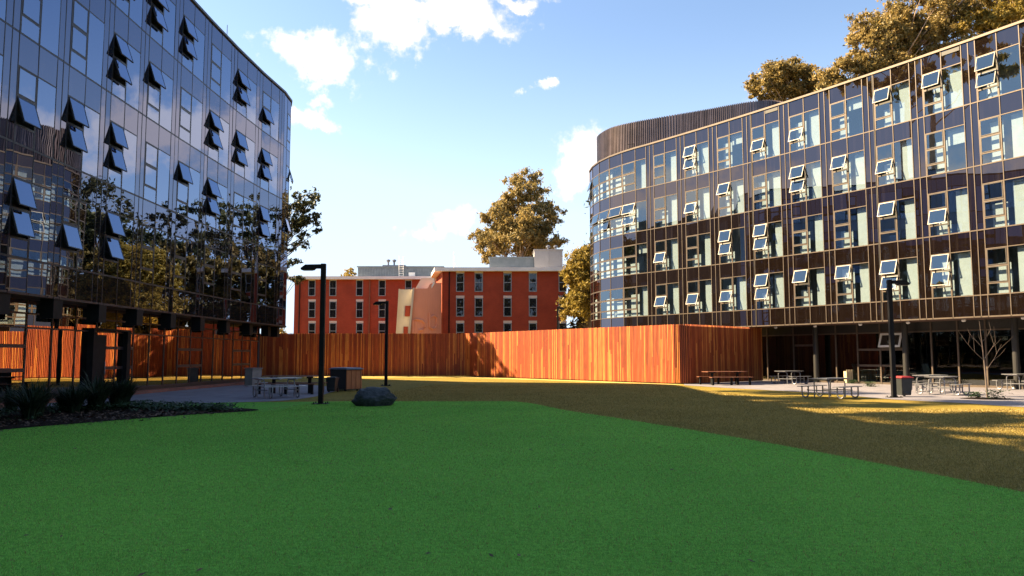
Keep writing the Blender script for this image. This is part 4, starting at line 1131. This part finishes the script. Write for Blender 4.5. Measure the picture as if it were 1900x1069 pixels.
bed_x = lambda y: np.interp(y, [8, 12, 16.6, 19.2, 21.6, 23.2], [-11.5, -11.9, -11.35, -10.2, -8.9, -7.6])
blades('turf_pile', 'short green pile of the artificial turf', 480000, 'blade_green', 1, lambda x, y: (x < edge_x(y) + .01) & (x > bed_x(y)) & (y < 27.3 + .1 * np.minimum(x + 12, 9)) & ((y < 23.3) | (x > -7)), 3.9, 28.2, .020, .0016)
blades('thatch', 'brown thatch fibres among the green turf pile', 34000, 'thatch', 5, lambda x, y: (x < edge_x(y)) & (x > bed_x(y)) & (y < 26), 3.9, 26, .019, .0022)
blades('dry_grass', 'dry short grass blades of the brown lawn', 300000, 'blade_dry', 2, lambda x, y: ((x > edge_x(y) - .02) | ((y > 28.3) & (x > -6 + (y - 30) * .1))) & ((y < 24) | (x < 10 - (y - 30) * .12)), 8, 44, .032, .0022)

# bare sapling
sroot = empty('bare_sapling', (at(1832, 738).x, at(1832, 738).y, 0))
tag(sroot, 'young leafless tree with thin spreading branches beside the right picnic tables', 'tree')
sm = MB(); rr = random.Random(21)
def branch(p, d, L, r, depth):
    pts = [p]; q = p.copy(); dd = d.copy()
    for k in range(4):
        dd = (dd + Vector((rr.uniform(-.1, .1), rr.uniform(-.1, .1), .07))).normalized(); q = q + dd * L / 4; pts.append(q.copy())
    sm.tube(pts, [r * (1 - .17 * k) for k in range(5)], 5)
    if depth > 0:
        for k in range(3):
            t = rr.uniform(.35, .95); i = min(3, int(t * 4)); b = pts[i].lerp(pts[i + 1], t * 4 - i)
            a = rr.uniform(0, 6.28); nd = (dd + Vector((math.cos(a), math.sin(a), .15)) * .75).normalized(); branch(b, nd, L * rr.uniform(.45, .65), r * .5, depth - 1)
trunk = [Vector((0, 0, 0)), Vector((-.02, 0, .7)), Vector((-.05, 0, 1.4)), Vector((-.10, 0, 2.1)), Vector((-.16, 0, 3.0))]
sm.tube(trunk, [.042, .035, .026, .016, .005], 7)
sm.build('trunk', 'bark_dark', sroot)
sm = MB()
for z, a, L in ((1.0, 5, 1.35), (1.45, 178, 1.3), (1.5, 20, 1.0), (1.95, 160, .7), (2.2, 330, .6), (1.7, 250, .7)):
    branch(Vector((-.05 * z / 1.4, 0, z)), Vector((math.cos(R(a)), math.sin(R(a)) * .8, 1.0)).normalized(), L, .010, 1)
sm.build('branches', 'bark_dark', sroot)
tb = at(1840, 741)
sheet('tree_pit', [(tb.x + .95 * math.cos(t), tb.y + .3 + .8 * math.sin(t)) for t in np.linspace(0, 2 * math.pi, 24)[:-1]], .012, 'mulch')
for i, (px, py, s, lb) in enumerate(((1810, 738, .8, 'small green plant left of the bare sapling'), (1846, 740, 1.3, 'low rounded green plant right of the bare sapling'), (1614, 718, 1.0, 'small leafy plant on the paving behind the near silver table'), (1583, 712, .8, 'tiny shrub by the shopfront glazing'))):
    p = at(px, py); o = leafy_patch('small_plant', [(0, 0, .16 * s)], 260, .05, 'weed', 60 + i, lb, 'plant', zr=(.0, .26 * s)); o.location = (p.x, p.y, .008)

# ------------------------------------------------------------------ things inside the shopfront
def at_front(i, t, back, z=0.02):
    a, b = Vector(gcp[i]), Vector(gcp[i + 1]); fr, w = col_frame(gcp[i], gcp[i + 1]); return fr, fr.p(w * t, -back, z)
def make_chair(loc, rz, label):
    r = empty('lounge_chair', loc, rz); tag(r, label, 'chair', 'pale chairs inside the shopfront')
    m = MB(); m.box(W, -.3, .3, -.3, .3, .40, .46); m.build('seat', 'blind', r, bevel=.02)
    m = MB(); m.hexa([Vector((x, y + (.22 if z > .5 else 0), z)) for z in (.46, 1.15) for y in (.24, .30) for x in (-.3, .3)]); m.build('backrest', 'blind', r)
    for x in (-.26, .26):
        for y in (-.26, .26):
            m = MB(); m.tube([(x, y, 0), (x, y, .4)], .018, 6); m.build('leg', 'alu', r)
    return r
for i, t, bk_, rz, lb in ((5, .7, 1.0, 30, 'pale lounge chair behind the glass left of the open window'), (6, .1, 1.6, 200, 'second pale lounge chair deeper inside the left glass bay'), (8, .5, 1.4, 90, 'pale lounge chair behind the glass right of the open window')):
    fr, p = at_front(i, t, bk_); make_chair(p, R(rz), lb)
for i, t, bk_, lb in ((5, .8, .55, 'slatted timber planter box standing inside the glass'),):
    fr, p = at_front(i, t, bk_); pl = empty('planter_box', p, 0); tag(pl, lb, 'planter')
    m = MB()
    for q in range(12): m.box(W, -.9 + q * .15, -.9 + q * .15 + .11, -.2, -.17, 0, .8)
    m.box(W, -.9, .9, -.17, .2, .02, .7); m.build('body', simple('pale_slat', (.5, .40, .25), (.42, .33, .2), 3), pl)
fr, p = at_front(7, .3, 2.0); cb = empty('reception_desk', p, 0); tag(cb, 'low white desk inside the shopfront below the open window', 'desk')
m = MB(); m.box(W, -.8, .8, -.3, .3, 0, .7); m.build('body', 'white', cb); m = MB(); m.box(W, -.85, .85, -.35, .35, .7, .74); m.build('top', 'blind', cb)
